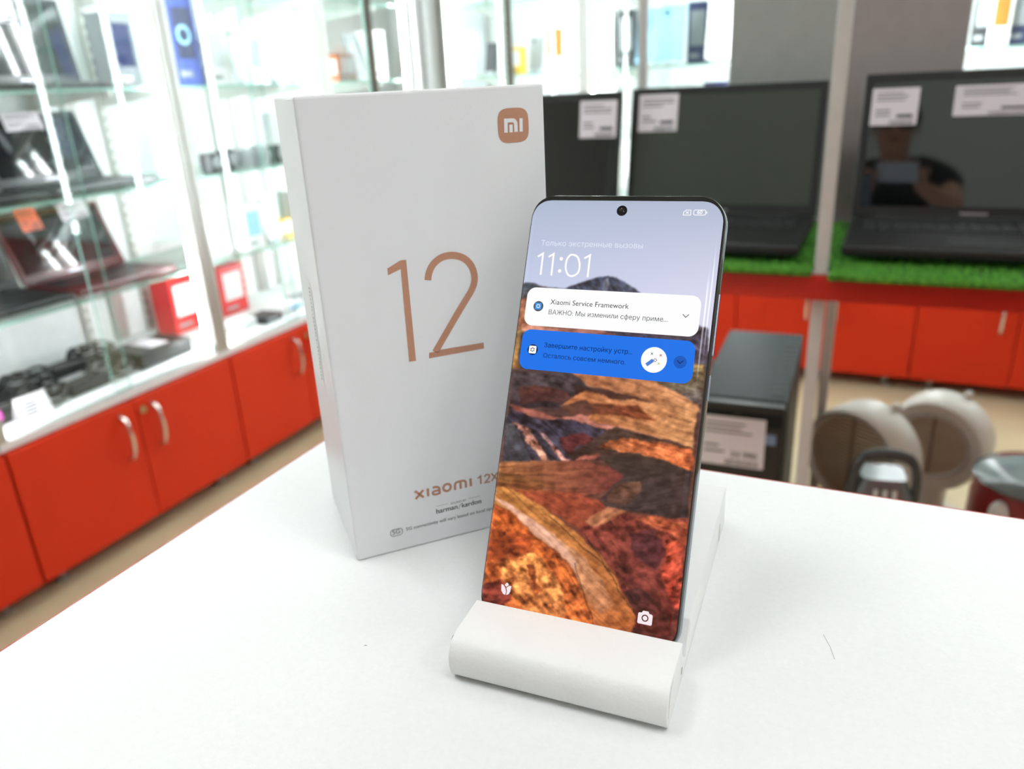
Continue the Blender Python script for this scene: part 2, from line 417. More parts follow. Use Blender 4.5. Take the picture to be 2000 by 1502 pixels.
# ------------------------------------------------------------------ the smartphone
PW, PL, PT = .0699, .1527, .0082
ptilt, pyaw = radians(27.53), radians(2.63)
pu = Vector((cos(pyaw), sin(pyaw), 0)); pb = Vector((-sin(pyaw), cos(pyaw), 0))
pup = Vector((0, 0, 1)) * cos(ptilt) + pb * sin(ptilt)
po = CAM + Vector((-.07914, .19678, -.17307))
PP = Plane(po, pu, pup)
phone = empty('smartphone', 'smartphone with lit lock screen leaning in the white stand', 'phone', matrix=PP.matrix())
M_FRAME = mat('blue_grey_metal', (150, 162, 182), 0.25, metal=0.9, var=0.02)
M_GLASSB = mat('black_cover_glass', (6, 6, 8), 0.06, spec=0.6, var=0, coat=0.5)
M_BACK = mat('frosted_blue_back', (120, 132, 150), 0.3, metal=0.3)
def curve_z(x):                      # the long edges of the glass roll back
    e = max(0, abs(x) - (PW / 2 - .0042)) / .0042
    return -.0017 * e ** 2.2
def half_width(y, inset, r):
    hw = PW / 2 - inset; y0, y1 = inset, PL - inset; d = min(y - y0, y1 - y)
    return hw if d >= r else hw - r + math.sqrt(max(0, r * r - (r - d) ** 2))
def front_grid(nx, ny, inset_x, y0, y1, r, dz):
    vs, fs = [], []
    ts = [0.5 - 0.5 * cos(pi * j / ny) for j in range(ny + 1)] if ny < 200 else [j / ny for j in range(ny + 1)]
    for t in ts:
        y = y0 + (y1 - y0) * t; d = min(y - y0, y1 - y); hw = PW / 2 - inset_x
        if d < r: hw = hw - r + math.sqrt(max(0, r * r - (r - d) ** 2))
        for i in range(nx + 1):
            x = hw * (2 * i / nx - 1); vs.append((x, y, curve_z(x) + dz))
    for j in range(ny):
        for i in range(nx): k = j * (nx + 1) + i; fs.append((k, k + 1, k + nx + 2, k + nx + 1))
    return vs, fs
m = MB(); m.add(*front_grid(60, 60, .0004, .0004, PL - .0004, .0088, .0)); m.build('front_glass', M_GLASSB, phone, smooth=True)
out = rrect(-PW / 2, PW / 2, 0, PL, .0092, 12)
def loop(off, zf):
    r = rrect(-PW / 2 - off, PW / 2 + off, -off, PL + off, .0092 + off, 12)
    return [(p[0], p[1], zf(p[0])) for p in r]
m = MB().rings([loop(-.0006, lambda x: curve_z(x) - .0001), loop(-.0002, lambda x: curve_z(x) - .0005), loop(.0001, lambda x: min(curve_z(x) - .0011, -.0012)), loop(.00012, lambda x: curve_z(x) * 1.25 - .0019)], cap=False)
m.build('glass_edge', M_GLASSB, phone, smooth=True)
m = MB().rings([loop(.00012, lambda x: curve_z(x) * 1.25 - .0019), loop(.0003, lambda x: curve_z(x) * 1.1 - .0026), loop(.0003, lambda x: -.0056), loop(-.0002, lambda x: -PT + .0016), loop(-.0022, lambda x: -PT + .0002)], cap=False)
m.build('frame', M_FRAME, phone, smooth=True)
MB().poly([p[:2] for p in loop(-.0022, lambda x: 0)], -PT + .0002).build('back_cover', M_BACK, phone)
m = MB(); m.poly(rrect(-.030, -.008, PL - .042, PL - .008, .004), -PT - .0008, -PT + .0003).build('camera_island', mat('dark_island', (50, 54, 60), .3), phone, bevel=.0004)
def button(p0, p1):
    y0, y1 = PP.uv(p0)[1], PP.uv(p1)[1]
    MB().box(PW / 2 - .0003, PW / 2 + .0006, y1, y0, -.0052, -.0034).build('side_button', M_FRAME, phone, bevel=.0003)
button((1406, 570), (1391, 692)); button((1385, 731), (1378, 781))

# --- the wallpaper: a flat print on the display, drawn region by region
def vnoise(x, y, seed):
    rs = np.random.RandomState(seed); G = rs.rand(64, 64)
    xi, yi = np.floor(x).astype(int), np.floor(y).astype(int); fx, fy = x - xi, y - yi
    fx, fy = fx * fx * (3 - 2 * fx), fy * fy * (3 - 2 * fy); g = lambda a, b: G[a % 64, b % 64]
    return (g(xi, yi) * (1 - fx) + g(xi + 1, yi) * fx) * (1 - fy) + (g(xi, yi + 1) * (1 - fx) + g(xi + 1, yi + 1) * fx) * fy
def fbm(x, y, seed, o=4):
    r = 0; a = .5
    for k in range(o): r = r + a * vnoise(x * 2 ** k, y * 2 ** k, seed + k); a *= .5
    return r / (1 - .5 ** o) - .5
def inside(poly, x, y):
    r = np.zeros(x.shape, bool); n = len(poly)
    for i in range(n):
        x0, y0 = poly[i]; x1, y1 = poly[(i + 1) % n]
        if y0 == y1: continue
        c = ((y0 > y) != (y1 > y)) & (x < (x1 - x0) * (y - y0) / (y1 - y0) + x0); r ^= c
    return r
NX, NY = 320, 700
sv, sf = front_grid(NX, NY, .0008, .0024, PL - .0021, .0072, .00004)
V = np.array(sv)
# each display point in the frame of the print (x right, y down, 1 unit = 1/1000 of its width)
Wd = np.array([list(RGT), list(DWN), list(FWD)])
P3 = np.array(list(po))[None] - np.array(list(CAM))[None] + V[:, :1] * np.array(list(pu)) + V[:, 1:2] * np.array(list(pup))
Cc = P3 @ Wd.T; px = CX + FPX * Cc[:, 0] / Cc[:, 2]; py = CY + FPX * Cc[:, 1] / Cc[:, 2]
X4, Y4 = (px - 900) * 2.889, (py - 740) * 2.889
wx = X4 + 26 * fbm(X4 / 60, Y4 / 60, 11) + 10 * fbm(X4 / 14, Y4 / 14, 12); wy = Y4 + 22 * fbm(X4 / 70, Y4 / 60, 21) + 10 * fbm(X4 / 12, Y4 / 12, 22)
rgb = np.zeros((len(V), 3))
sky_t = np.clip((py - 385) / 200, 0, 1)[:, None]
sx_t = np.clip((px - 1030) / 370, 0, 1)[:, None]
rgb[:] = (np.array([176, 186, 208]) * (1 - sky_t) + np.array([214, 214, 238]) * sky_t) * (1 - .25 * sx_t * sky_t) + np.array([236, 232, 244]) * .25 * sx_t * sky_t
rgb -= (1 - sx_t) * sky_t * np.array([12, 4, 0])
def region(poly, c0, c1=None, d=(0, 1), streak=(1, 0), amp=22, seed=0, s=(90, 12), warp=1.0, alpha=1.0, soft=2):
    """fill a traced outline with a colour run from c0 to c1 along d, with grain drawn out along `streak`"""
    k = inside(poly, X4 * (1 - warp) + wx * warp, Y4 * (1 - warp) + wy * warp)
    if not k.any(): return
    K = k.reshape(NY + 1, NX + 1).astype(float)
    for _ in range(soft):
        K[1:-1] = (K[:-2] + K[1:-1] + K[2:]) / 3; K[:, 1:-1] = (K[:, :-2] + K[:, 1:-1] + K[:, 2:]) / 3
    K = K.ravel(); q_ = K > .004; c1 = c1 or c0; x, y = X4[q_], Y4[q_]; pr = x * d[0] + y * d[1]; t = ((pr - pr.min()) / max(1, np.ptp(pr)))[:, None]
    l = math.hypot(*streak); ax, ay = streak[0] / l, streak[1] / l; x2 = x + 30 * fbm(x / 110, y / 110, 7 + seed); y2 = y + 30 * fbm(x / 90, y / 110, 8 + seed)
    g = fbm((x2 * ax + y2 * ay) / (s[0] * 1.8), (-x2 * ay + y2 * ax) / (s[1] * 1.5), 40 + seed, 5) * 1.1 * .8 + fbm(x / 40, y / 30, 60 + seed, 6) * 1.3
    col = np.array(c0) * (1 - t) + np.array(c1) * t
    col = col * (1 + (g * amp / 40)[:, None] * np.array([.85, 1.0, 1.1]))
    A = (K[q_] * alpha)[:, None]; rgb[q_] = rgb[q_] * (1 - A) + col * A
z3 = lambda P: [((980 + x / 3.576 - 900) * 2.889, (360 + y / 3.576 - 740) * 2.889) for x, y in P]
# land behind the notices
region(z3([(120, 700), (160, 688), (220, 690), (262, 708), (330, 722), (440, 735), (975, 765), (1180, 860), (1360, 985), (1440, 1010), (1440, 1500), (60, 1500)]), (92, 80, 84), (70, 58, 64), amp=26, seed=1, s=(40, 14), streak=(1, .2), warp=.5)
region(z3([(430, 742), (470, 714), (540, 690), (600, 672), (650, 655), (700, 645), (745, 642), (800, 650), (850, 678), (920, 722), (985, 770), (980, 800), (430, 800)]), (66, 68, 84), (92, 92, 108), amp=34, seed=2, s=(30, 8), streak=(.5, 1), warp=.35)
region(z3([(718, 660), (742, 650), (752, 690), (738, 740), (716, 745)]), (136, 138, 156), amp=30, seed=3, s=(30, 6), streak=(.2, 1), warp=.6)
region(z3([(120, 700), (160, 690), (225, 692), (262, 712), (215, 735), (150, 770), (120, 800)]), (66, 74, 82), (92, 92, 92), amp=34, seed=4, s=(30, 8), warp=.4)
region(z3([(100, 800), (175, 795), (200, 900), (190, 1000), (160, 1030), (80, 1060)]), (176, 112, 84), (158, 104, 70), amp=30, seed=5, s=(20, 12))
region(z3([(150, 975), (700, 1010), (800, 1050), (400, 1060), (140, 1020)]), (196, 132, 106), (150, 100, 92), d=(1, 0), amp=28, seed=6)
region(z3([(800, 1030), (1300, 1075), (1430, 1000), (1420, 1250), (1330, 1250), (1200, 1120), (800, 1060)]), (64, 56, 68), (96, 82, 98), amp=40, seed=7, s=(22, 10), streak=(1, 1))
region(z3([(1325, 1250), (1420, 1262), (1400, 1500), (1300, 1480), (1320, 1380)]), (178, 140, 84), (134, 118, 62), amp=30, seed=8, s=(30, 9))
region(z3([(60, 1030), (140, 1010), (110, 1200), (120, 1290), (40, 1300)]), (140, 112, 66), (176, 120, 66), amp=28, seed=9, s=(26, 12))
# main landscape
R_ = region
R_([(0, -60), (1500, -60), (1500, 1700), (0, 1700)], (78, 58, 56), (140, 68, 46), amp=20, seed=10)
R_([(300, -40), (640, -40), (760, 40), (700, 90), (600, 130), (560, 165), (270, 165)], (84, 70, 72), (58, 44, 46), amp=34, seed=11, s=(60, 12), streak=(1, .3))
R_([(330, 45), (470, 40), (580, 70), (640, 110), (560, 135), (420, 130), (330, 150)], (92, 52, 44), (70, 42, 40), amp=30, seed=12, streak=(1, .35))
R_([(620, -40), (1010, -40), (1345, 115), (1345, 190), (1120, 135), (900, 90), (720, 40)], (168, 104, 70), (204, 140, 94), d=(1, .3), amp=26, seed=13, streak=(1, .38), s=(110, 9))
R_([(1030, -40), (1380, -60), (1350, 150), (1210, 70), (1100, 20)], (128, 108, 66), (96, 84, 88), d=(0, 1), amp=40, seed=14, s=(24, 12))
R_([(640, 40), (860, 80), (1090, 128), (1010, 140), (840, 136), (640, 108)], (66, 40, 36), (92, 58, 46), d=(1, 0), amp=20, seed=15, streak=(1, .25))
R_([(560, 150), (700, 60), (860, 112), (1090, 128), (1335, 182), (1312, 395), (1180, 345), (980, 305), (820, 262), (700, 225)], (176, 104, 64), (214, 150, 100), d=(1, .1), amp=26, seed=16, streak=(1, .32), s=(120, 10))
R_([(690, 140), (840, 140), (1000, 152), (1110, 240), (1000, 225), (860, 205), (700, 200)], (104, 58, 42), (150, 76, 44), d=(1, 0), amp=30, seed=17, streak=(1, .3), s=(60, 10))
R_([(560, 150), (700, 120), (760, 170), (720, 215), (600, 190)], (92, 60, 50), (110, 66, 52), amp=26, seed=18, streak=(1, .3))
R_([(270, 140), (450, 190), (560, 222), (680, 200), (760, 245), (1000, 300), (1060, 330), (830, 292), (700, 254), (450, 222), (330, 190)], (150, 84, 70), (206, 134, 118), d=(1, 0), amp=22, seed=19, streak=(1, .3), s=(60, 8))
R_([(280, 165), (440, 232), (560, 226), (700, 250), (815, 292), (790, 330), (700, 372), (625, 465), (240, 470), (240, 250)], (58, 48, 60), (70, 62, 70), amp=44, seed=20, streak=(1, .8), s=(46, 9))
R_([(250, 250), (300, 250), (400, 460), (240, 470)], (92, 86, 90), (70, 66, 72), amp=30, seed=21, streak=(1, 1.5), s=(60, 10))
R_([(560, 335), (690, 300), (770, 340), (650, 390), (630, 440), (580, 400)], (96, 44, 44), (84, 40, 38), amp=34, seed=22, s=(30, 9), streak=(1, .4))
R_([(295, 238), (372, 255), (430, 350), (505, 462), (460, 462), (405, 400), (330, 285)], (150, 100, 88), (206, 142, 114), amp=52, seed=23, s=(14, 9), streak=(1, 1.6), warp=1.3)
R_([(440, 300), (470, 300), (575, 430), (620, 462), (570, 462)], (148, 112, 112), (196, 126, 108), amp=60, seed=24, s=(14, 7), streak=(1, 1.4), warp=1.5)
R_([(640, 410), (700, 372), (830, 285), (900, 280), (1060, 322), (1200, 362), (1312, 400), (1300, 520), (1000, 430), (800, 450), (620, 470)], (82, 60, 50), (66, 42, 36), amp=30, seed=25, streak=(1, .25), s=(70, 9))
R_([(770, 385), (850, 345), (960, 335), (1120, 352), (1312, 405), (1300, 525), (1160, 470), (1000, 430), (860, 400)], (170, 96, 58), (212, 108, 62), d=(1, .2), amp=44, seed=26, streak=(1, .3), s=(60, 9), warp=1.4)
R_([(640, 462), (700, 425), (790, 420), (760, 450)], (176, 98, 82), amp=26, seed=27)
R_([(790, 440), (1000, 418), (1160, 465), (1305, 525), (1290, 660), (1000, 600), (880, 540)], (72, 54, 46), (60, 46, 42), amp=22, seed=28, streak=(1, .2), s=(90, 10))
R_([(150, 470), (500, 458), (720, 468), (850, 500), (925, 545), (880, 600), (760, 650), (560, 660), (330, 640), (150, 600)], (170, 108, 66), (112, 52, 46), d=(1, .1), amp=24, seed=29, streak=(1, -.05), s=(120, 8))
R_([(150, 520), (330, 540), (520, 600), (420, 640), (150, 600)], (120, 78, 42), (140, 78, 46), amp=26, seed=30, streak=(1, .1), s=(100, 8))
R_([(860, 600), (930, 545), (1290, 530), (1280, 790), (1160, 790), (960, 740), (830, 740), (790, 680)], (72, 54, 50), (64, 48, 46), amp=26, seed=31, streak=(1, -.15), s=(90, 9))
R_([(830, 640), (900, 590), (1010, 580), (1020, 640), (930, 710), (830, 700)], (112, 74, 56), (92, 60, 50), amp=30, seed=32, s=(40, 12))
R_([(290, 620), (480, 640), (660, 640), (800, 690), (830, 735), (720, 800), (690, 850), (560, 780), (420, 700)], (176, 84, 52), (150, 68, 48), d=(1, 0), amp=26, seed=33, streak=(1, .5), s=(60, 10))
R_([(660, 860), (740, 780), (830, 725), (1000, 770), (1280, 790), (1240, 1560), (940, 1500), (960, 1340), (880, 1120), (780, 980)], (138, 62, 48), (98, 42, 38), amp=44, seed=34, s=(34, 16), streak=(1, 1))
R_([(700, 800), (830, 720), (930, 740), (870, 780), (760, 840)], (176, 110, 76), amp=26, seed=35, streak=(1, -.6))
R_([(980, 790), (1100, 770), (1270, 820), (1260, 960), (1200, 880), (1080, 840)], (196, 100, 62), (168, 72, 52), amp=36, seed=36, s=(30, 10), streak=(1, .4), warp=1.6)
R_([(1150, 900), (1255, 930), (1235, 1320), (1180, 1260), (1130, 1120), (1160, 1010)], (180, 74, 50), (168, 62, 46), amp=56, seed=37, s=(18, 10), streak=(1, -.6), warp=1.8)
R_([(960, 870), (1090, 850), (1160, 960), (1100, 1080), (980, 1010)], (96, 46, 46), (84, 40, 42), amp=40, seed=38, s=(26, 14), warp=1.6)
R_([(900, 1200), (1010, 1180), (1120, 1260), (1200, 1400), (1200, 1560), (960, 1500)], (78, 38, 36), (100, 44, 36), amp=44, seed=39, s=(24, 12), streak=(1, 1))
R_([(150, 600), (230, 605), (340, 640), (500, 750), (640, 850), (770, 980), (870, 1105), (940, 1250), (985, 1340), (960, 1460), (760, 1420), (700, 1260), (650, 1110), (560, 990), (420, 880), (280, 750), (150, 690)], (196, 128, 66), (176, 96, 52), amp=28, seed=40, streak=(1, .85), s=(160, 7))
R_([(170, 665), (240, 690), (420, 800), (560, 900), (690, 1010), (800, 1140), (860, 1280), (780, 1330), (700, 1210), (640, 1080), (560, 980), (420, 880), (280, 750)], (216, 160, 120), (196, 124, 82), amp=26, seed=41, streak=(1, 1), s=(160, 6))
R_([(185, 668), (250, 690), (420, 800), (570, 920), (650, 1040), (660, 1110), (560, 985), (420, 870), (290, 755)], (232, 176, 148), (222, 164, 136), amp=18, seed=42, streak=(1, .95), s=(140, 6))
R_([(150, 690), (290, 760), (420, 885), (560, 1000), (650, 1120), (720, 1290), (780, 1440), (60, 1300), (150, 760)], (190, 88, 38), (204, 106, 52), amp=50, seed=43, streak=(1, 1.4), s=(60, 13))
R_([(180, 1000), (330, 960), (420, 980), (520, 1100), (600, 1300), (560, 1400), (380, 1330), (260, 1180)], (226, 146, 76), (214, 130, 74), amp=70, seed=44, streak=(1, 1.3), s=(30, 14), warp=2.6, alpha=.75)
R_([(140, 900), (330, 870), (420, 930), (380, 990), (220, 1030), (140, 1010)], (156, 66, 32), (146, 62, 30), amp=50, seed=45, s=(26, 14), warp=2.4, alpha=.8)
R_([(110, 1140), (240, 1120), (300, 1230), (220, 1290), (90, 1270)], (132, 54, 40), (118, 48, 38), amp=50, seed=46, s=(24, 14), warp=2.2)
R_([(380, 1060), (430, 1060), (450, 1200), (410, 1210)], (160, 78, 38), amp=50, seed=47, s=(18, 10), warp=2.4)
for a, b, w in (((640, 1040), (760, 1420), 5), ((700, 870), (985, 1340), 5), ((500, 770), (880, 1120), 4), ((540, 1000), (700, 1240), 3)):
    dx, dy = b[0] - a[0], b[1] - a[1]; L2 = math.hypot(dx, dy); tt = ((wx - a[0]) * dx + (wy - a[1]) * dy) / L2 / L2
    dd = np.abs((wx - a[0]) * dy - (wy - a[1]) * dx) / L2; k = (tt > 0) & (tt < 1); f_ = np.clip(1 - dd / w, 0, 1) * k; rgb *= (1 - .5 * f_)[:, None]
G = rgb.reshape(NY + 1, NX + 1, 3); G = np.clip(G, 0, 255)
G2 = G.copy(); G2[1:-1] = (G[:-2] + 2 * G[1:-1] + G[2:]) / 4; G = G2.copy(); G[:, 1:-1] = (G2[:, :-2] + 2 * G2[:, 1:-1] + G2[:, 2:]) / 4
Gs = G / 255; Gl = np.where(Gs <= .04045, Gs / 12.92, ((Gs + .055) / 1.055) ** 2.4).reshape(-1, 3)
me = bpy.data.meshes.new('display'); me.from_pydata(sv, [], sf)
at = me.color_attributes.new('picture', 'FLOAT_COLOR', 'POINT'); at.data.foreach_set('color', np.concatenate([Gl, np.ones((len(Gl), 1))], 1).astype(np.float32).ravel())
me.polygons.foreach_set('use_smooth', [True] * len(me.polygons))
scr = bpy.data.objects.new('display', me); COL.objects.link(scr); scr.parent = phone
dm = display('lit_display', (0, 0, 0)); dn = dm.node_tree; av = dn.nodes.new('ShaderNodeVertexColor'); av.layer_name = 'picture'
dn.links.new(av.outputs[0], dn.nodes['Principled BSDF'].inputs['Emission Color']); me.materials.append(dm)

# --- notices, clock and icons on the lock screen
def c3(p): return PP.uv((980 + p[0] / 3.576, 360 + p[1] / 3.576))
def c4(p): return PP.uv((900 + p[0] / 2.889, 740 + p[1] / 2.889))
D_WHITE, D_PALE = display('screen_white', (255, 255, 255)), display('screen_pale', (226, 232, 246))
D_BLACK, D_GREY, D_NAVY, D_BLUE = display('screen_black', (14, 16, 20)), display('screen_grey', (78, 80, 84)), display('screen_navy', (12, 28, 72)), display('screen_blue', (32, 116, 234))
D_CARD = display('screen_card', (253, 253, 254)); D_LB = display('screen_light_blue', (70, 150, 230)); D_DB = display('screen_dark_blue', (28, 90, 190))
ZU = .00009
def line_at(name, body, a, b, material, parent, weight=0, z=ZU * 3, conv=c3, **k):
    p, q_ = conv(a), conv(b); return writing(name, body, p, q_[0] - p[0], material, parent, z, weight=weight, **k)
line_at('carrier_text', 'Только экстренные вызовы', (275, 428), (985, 448), D_PALE, scr, weight=-.006)
cw = 13.5 * .0699 / 386 / 3.576
m = MB()
def seg3(*P): return [c3(p) for p in P]
m.stroke(seg3((253, 506), (290, 484), (272, 633)), cw, ZU * 2); m.stroke(seg3((328, 508), (364, 487), (347, 638)), cw, ZU * 2); m.stroke(seg3((578, 518), (618, 496), (600, 650)), cw, ZU * 2)
m.stroke(smooth_line(seg3((497, 492), (530, 508), (545, 560), (535, 615), (500, 640), (466, 634), (448, 590), (455, 530), (478, 497), (497, 492)), 5), cw, ZU * 2)
for c_ in ((417, 521), (405, 606)): m.poly(circle(*c3(c_), 13 * .0699 / 386 / 3.576, 18), ZU * 2)
m.build('clock_digits', D_WHITE, scr)
def card(name, tl, tr, br, bl, r, material):
    a, b, c, d = c3(tl), c3(tr), c3(br), c3(bl)
    return MB().poly(rrect((a[0] + d[0]) / 2, (b[0] + c[0]) / 2, (c[1] + d[1]) / 2, (a[1] + b[1]) / 2, r, 8), ZU).build(name, material, phone)
R3 = .0032
k1 = card('notification_card', (176, 722), (1395, 775), (1374, 1066), (161, 985), R3, D_CARD)
k2 = card('notification_card', (146, 1012), (1358, 1094), (1328, 1396), (122, 1287), R3, D_BLUE)
def disc(name, c, r, material, parent, z, n=32):
    p = c3(c); rr = r / 3.576 * .0699 / 386; return MB().poly(circle(p[0], p[1], rr, n), z).build(name, material, parent)
def u3(c, pts):            # small drawing around a point, units of crop pixels
    p = c3(c); k = .0699 / 386 / 3.576; return [(p[0] + x * k, p[1] + y * k) for x, y in pts]
KM = .0699 / 386 / 3.576
line_at('title_text', 'Xiaomi Service Framework', (340, 838), (887, 868), D_BLACK, k1, weight=-.004)
line_at('message_text', 'ВАЖНО: Мы изменили сферу приме...', (328, 908), (1158, 962), D_GREY, k1, weight=-.010)
disc('app_icon', (257, 852), 37, D_GREY, k1, ZU * 2); MB().poly([q_ for q_ in rrect(*[v for v in (c3((257, 852))[0] - 24 * KM, c3((257, 852))[0] + 24 * KM, c3((257, 852))[1] - 24 * KM, c3((257, 852))[1] + 24 * KM)], 7 * KM)], ZU * 3).build('icon_tile', D_LB, k1)
MB().stroke(u3((257, 852), [(13 * cos(a * pi / 3), 13 * sin(a * pi / 3)) for a in range(6)]), 4 * KM, ZU * 4, closed=True).build('icon_mark', D_WHITE, k1)
MB().stroke(u3((1286, 920), [(-20, 10), (0, -10), (20, 10)]), 5 * KM, ZU * 3).build('chevron', D_GREY, k1)
line_at('title_text', 'Завершите настройку устр...', (297, 1138), (912, 1190), D_NAVY, k2, weight=.002)
line_at('message_text', 'Осталось совсем немного.', (290, 1210), (863, 1258), D_NAVY, k2, weight=-.006)
disc('app_icon', (217, 1155), 38, D_NAVY, k2, ZU * 2); cc = c3((217, 1155)); MB().poly(rrect(cc[0] - 27 * KM, cc[0] + 27 * KM, cc[1] - 27 * KM, cc[1] + 27 * KM, 9 * KM), ZU * 3).build('icon_tile', D_WHITE, k2)
MB().stroke(u3((217, 1155), [((15 if a % 2 else 10) * cos(a * pi / 6), (15 if a % 2 else 10) * sin(a * pi / 6)) for a in range(12)]), 4.5 * KM, ZU * 4, closed=True).build('icon_mark', D_GREY, k2)
disc('picture_disc', (1063, 1227), 86, D_WHITE, k2, ZU * 2, 48)
MB().stroke(u3((1063, 1227), [(-46, -38), (-4, -2)]), 24 * KM, ZU * 3).build('wand', display('wand_blue', (78, 132, 214)), k2)
MB().stroke(u3((1063, 1227), [(-2, 0), (10, 10), (22, -2), (10, -12)]), 3.4 * KM, ZU * 4, closed=True).build('wand_tip', D_GREY, k2)
for c_, col in (((-17, 40), (70, 110, 110)), ((42, 34), (190, 60, 70)), ((35, -22), (200, 190, 60))):
    m = MB(); m.stroke(u3((1063, 1227), [(c_[0] - 7, c_[1] - 7), (c_[0] + 7, c_[1] + 7)]), 4 * KM, ZU * 3); m.stroke(u3((1063, 1227), [(c_[0] - 7, c_[1] + 7), (c_[0] + 7, c_[1] - 7)]), 4 * KM, ZU * 3)
    m.build('sparkle', display('sparkle_%d' % col[0], col), k2)
disc('chevron_disc', (1246, 1242), 42, D_DB, k2, ZU * 2)
MB().stroke(u3((1246, 1242), [(-20, 10), (0, -10), (20, 10)]), 5 * KM, ZU * 3).build('chevron', D_NAVY, k2)
# status icons
cc = c3((1295, 198)); MB().stroke([(cc[0] + x * KM, cc[1] + y * KM) for x, y in ((-24, -17), (24, -17), (24, 17), (-8, 17), (-24, 2))], 5 * KM, ZU, closed=True).build('sim_icon', D_WHITE, scr)
m = MB()
for a in (1, -1): m.stroke([(cc[0] - 7 * KM, cc[1] - 7 * a * KM), (cc[0] + 9 * KM, cc[1] + 7 * a * KM)], 5 * KM, ZU)
m.build('sim_icon_cross', D_WHITE, scr)
cc = c3((1383, 198)); MB().stroke(rrect(cc[0] - 39 * KM, cc[0] + 39 * KM, cc[1] - 17 * KM, cc[1] + 17 * KM, 9 * KM), 5 * KM, ZU, closed=True).build('battery_icon', D_WHITE, scr)
MB().box(cc[0] + 43 * KM, cc[0] + 49 * KM, cc[1] - 6 * KM, cc[1] + 6 * KM, ZU * .5, ZU).build('battery_tip', D_WHITE, scr)
writing('battery_text', '60', (cc[0] - 17 * KM, cc[1] - 9 * KM), 34 * KM, D_WHITE, scr, ZU, weight=.02)
# front camera
M_LENS = mat('lens_glass', (4, 5, 8), 0.05, spec=0.8, var=0)
p = c3((840, 185)); fc = MB().poly(circle(p[0], p[1], 37 * KM, 40), ZU).build('front_camera', mat('camera_hole', (5, 5, 6), .15, var=0), phone)
MB().lathe([(0.00001, ZU + .0001), (15 * KM, ZU + .00008), (18 * KM, ZU + .00002)], 24, Matrix.Translation((p[0], p[1], 0)), cap=False).build('lens', M_LENS, fc, smooth=True)
# tulip and camera shortcuts
def d4(c, pts): p = c4(c); k = .0699 / 386 / 2.889; return [(p[0] + x * k, p[1] + y * k) for x, y in pts]
K4 = .0699 / 386 / 2.889
D_ICON = display('screen_icon', (246, 232, 238))
m = MB(); m.poly(d4((255, 1186), [(-30, 22), (-18, 20), (-4, 6), (3, -14), (0, -32), (-14, -28), (-26, -12)]), ZU); m.poly(d4((255, 1186), [(30, 22), (18, 22), (2, 8), (8, -12), (5, -32), (18, -26), (27, -10)]), ZU)
m.poly(d4((255, 1186), [(-10, 22), (0, 36), (10, 33), (14, 24), (1, 12)]), ZU); m.build('tulip_icon', D_ICON, scr)
m = MB(); m.poly(d4((1040, 1350), [(-34, -32), (34, -32), (38, -26), (38, 18), (32, 24), (20, 25), (14, 36), (-14, 36), (-20, 25), (-33, 24), (-38, 18), (-38, -26)]), ZU)
ci = m.build('camera_icon', D_ICON, scr)
p = c4((1040, 1350)); MB().stroke(circle(p[0], p[1], 15 * K4, 24), 6 * K4, ZU * 2, closed=True).build('camera_icon_ring', display('screen_maroon', (86, 44, 44)), scr)

# ------------------------------------------------------------------ glass showcases
M_ALU = mat('brushed_aluminium', (196, 196, 192), 0.35, metal=0.7, var=0.03, scale=8)
M_CHROME = mat('satin_chrome', (220, 214, 208), 0.22, metal=0.95, var=0.02)
M_LOCK = mat('brass_lock', (190, 160, 120), 0.3, metal=0.8)
M_WPANEL = mat('white_showcase_panel', (238, 240, 240), 0.5)
M_GLASS = glass('clear_glass', (0.97, 0.985, 0.98)); M_GEDGE = mat('green_glass_edge', (150, 196, 184), 0.15, spec=0.6)
M_SHELF = glass('shelf_glass', (0.93, 0.97, 0.955))
M_LED = glow('led_strip_light', (248, 252, 255), LED_LIGHT)
M_RAIL = mat('perforated_rail', (214, 214, 208), 0.4, metal=0.4); M_SLOT = mat('rail_slot', (84, 84, 80), 0.7)
M_LEG = mat('grey_leg', (150, 148, 140), 0.4, metal=0.4)
SHELVES = (0.62, 0.855, 1.087, 1.34, 1.62)
BASE_T = 0.39
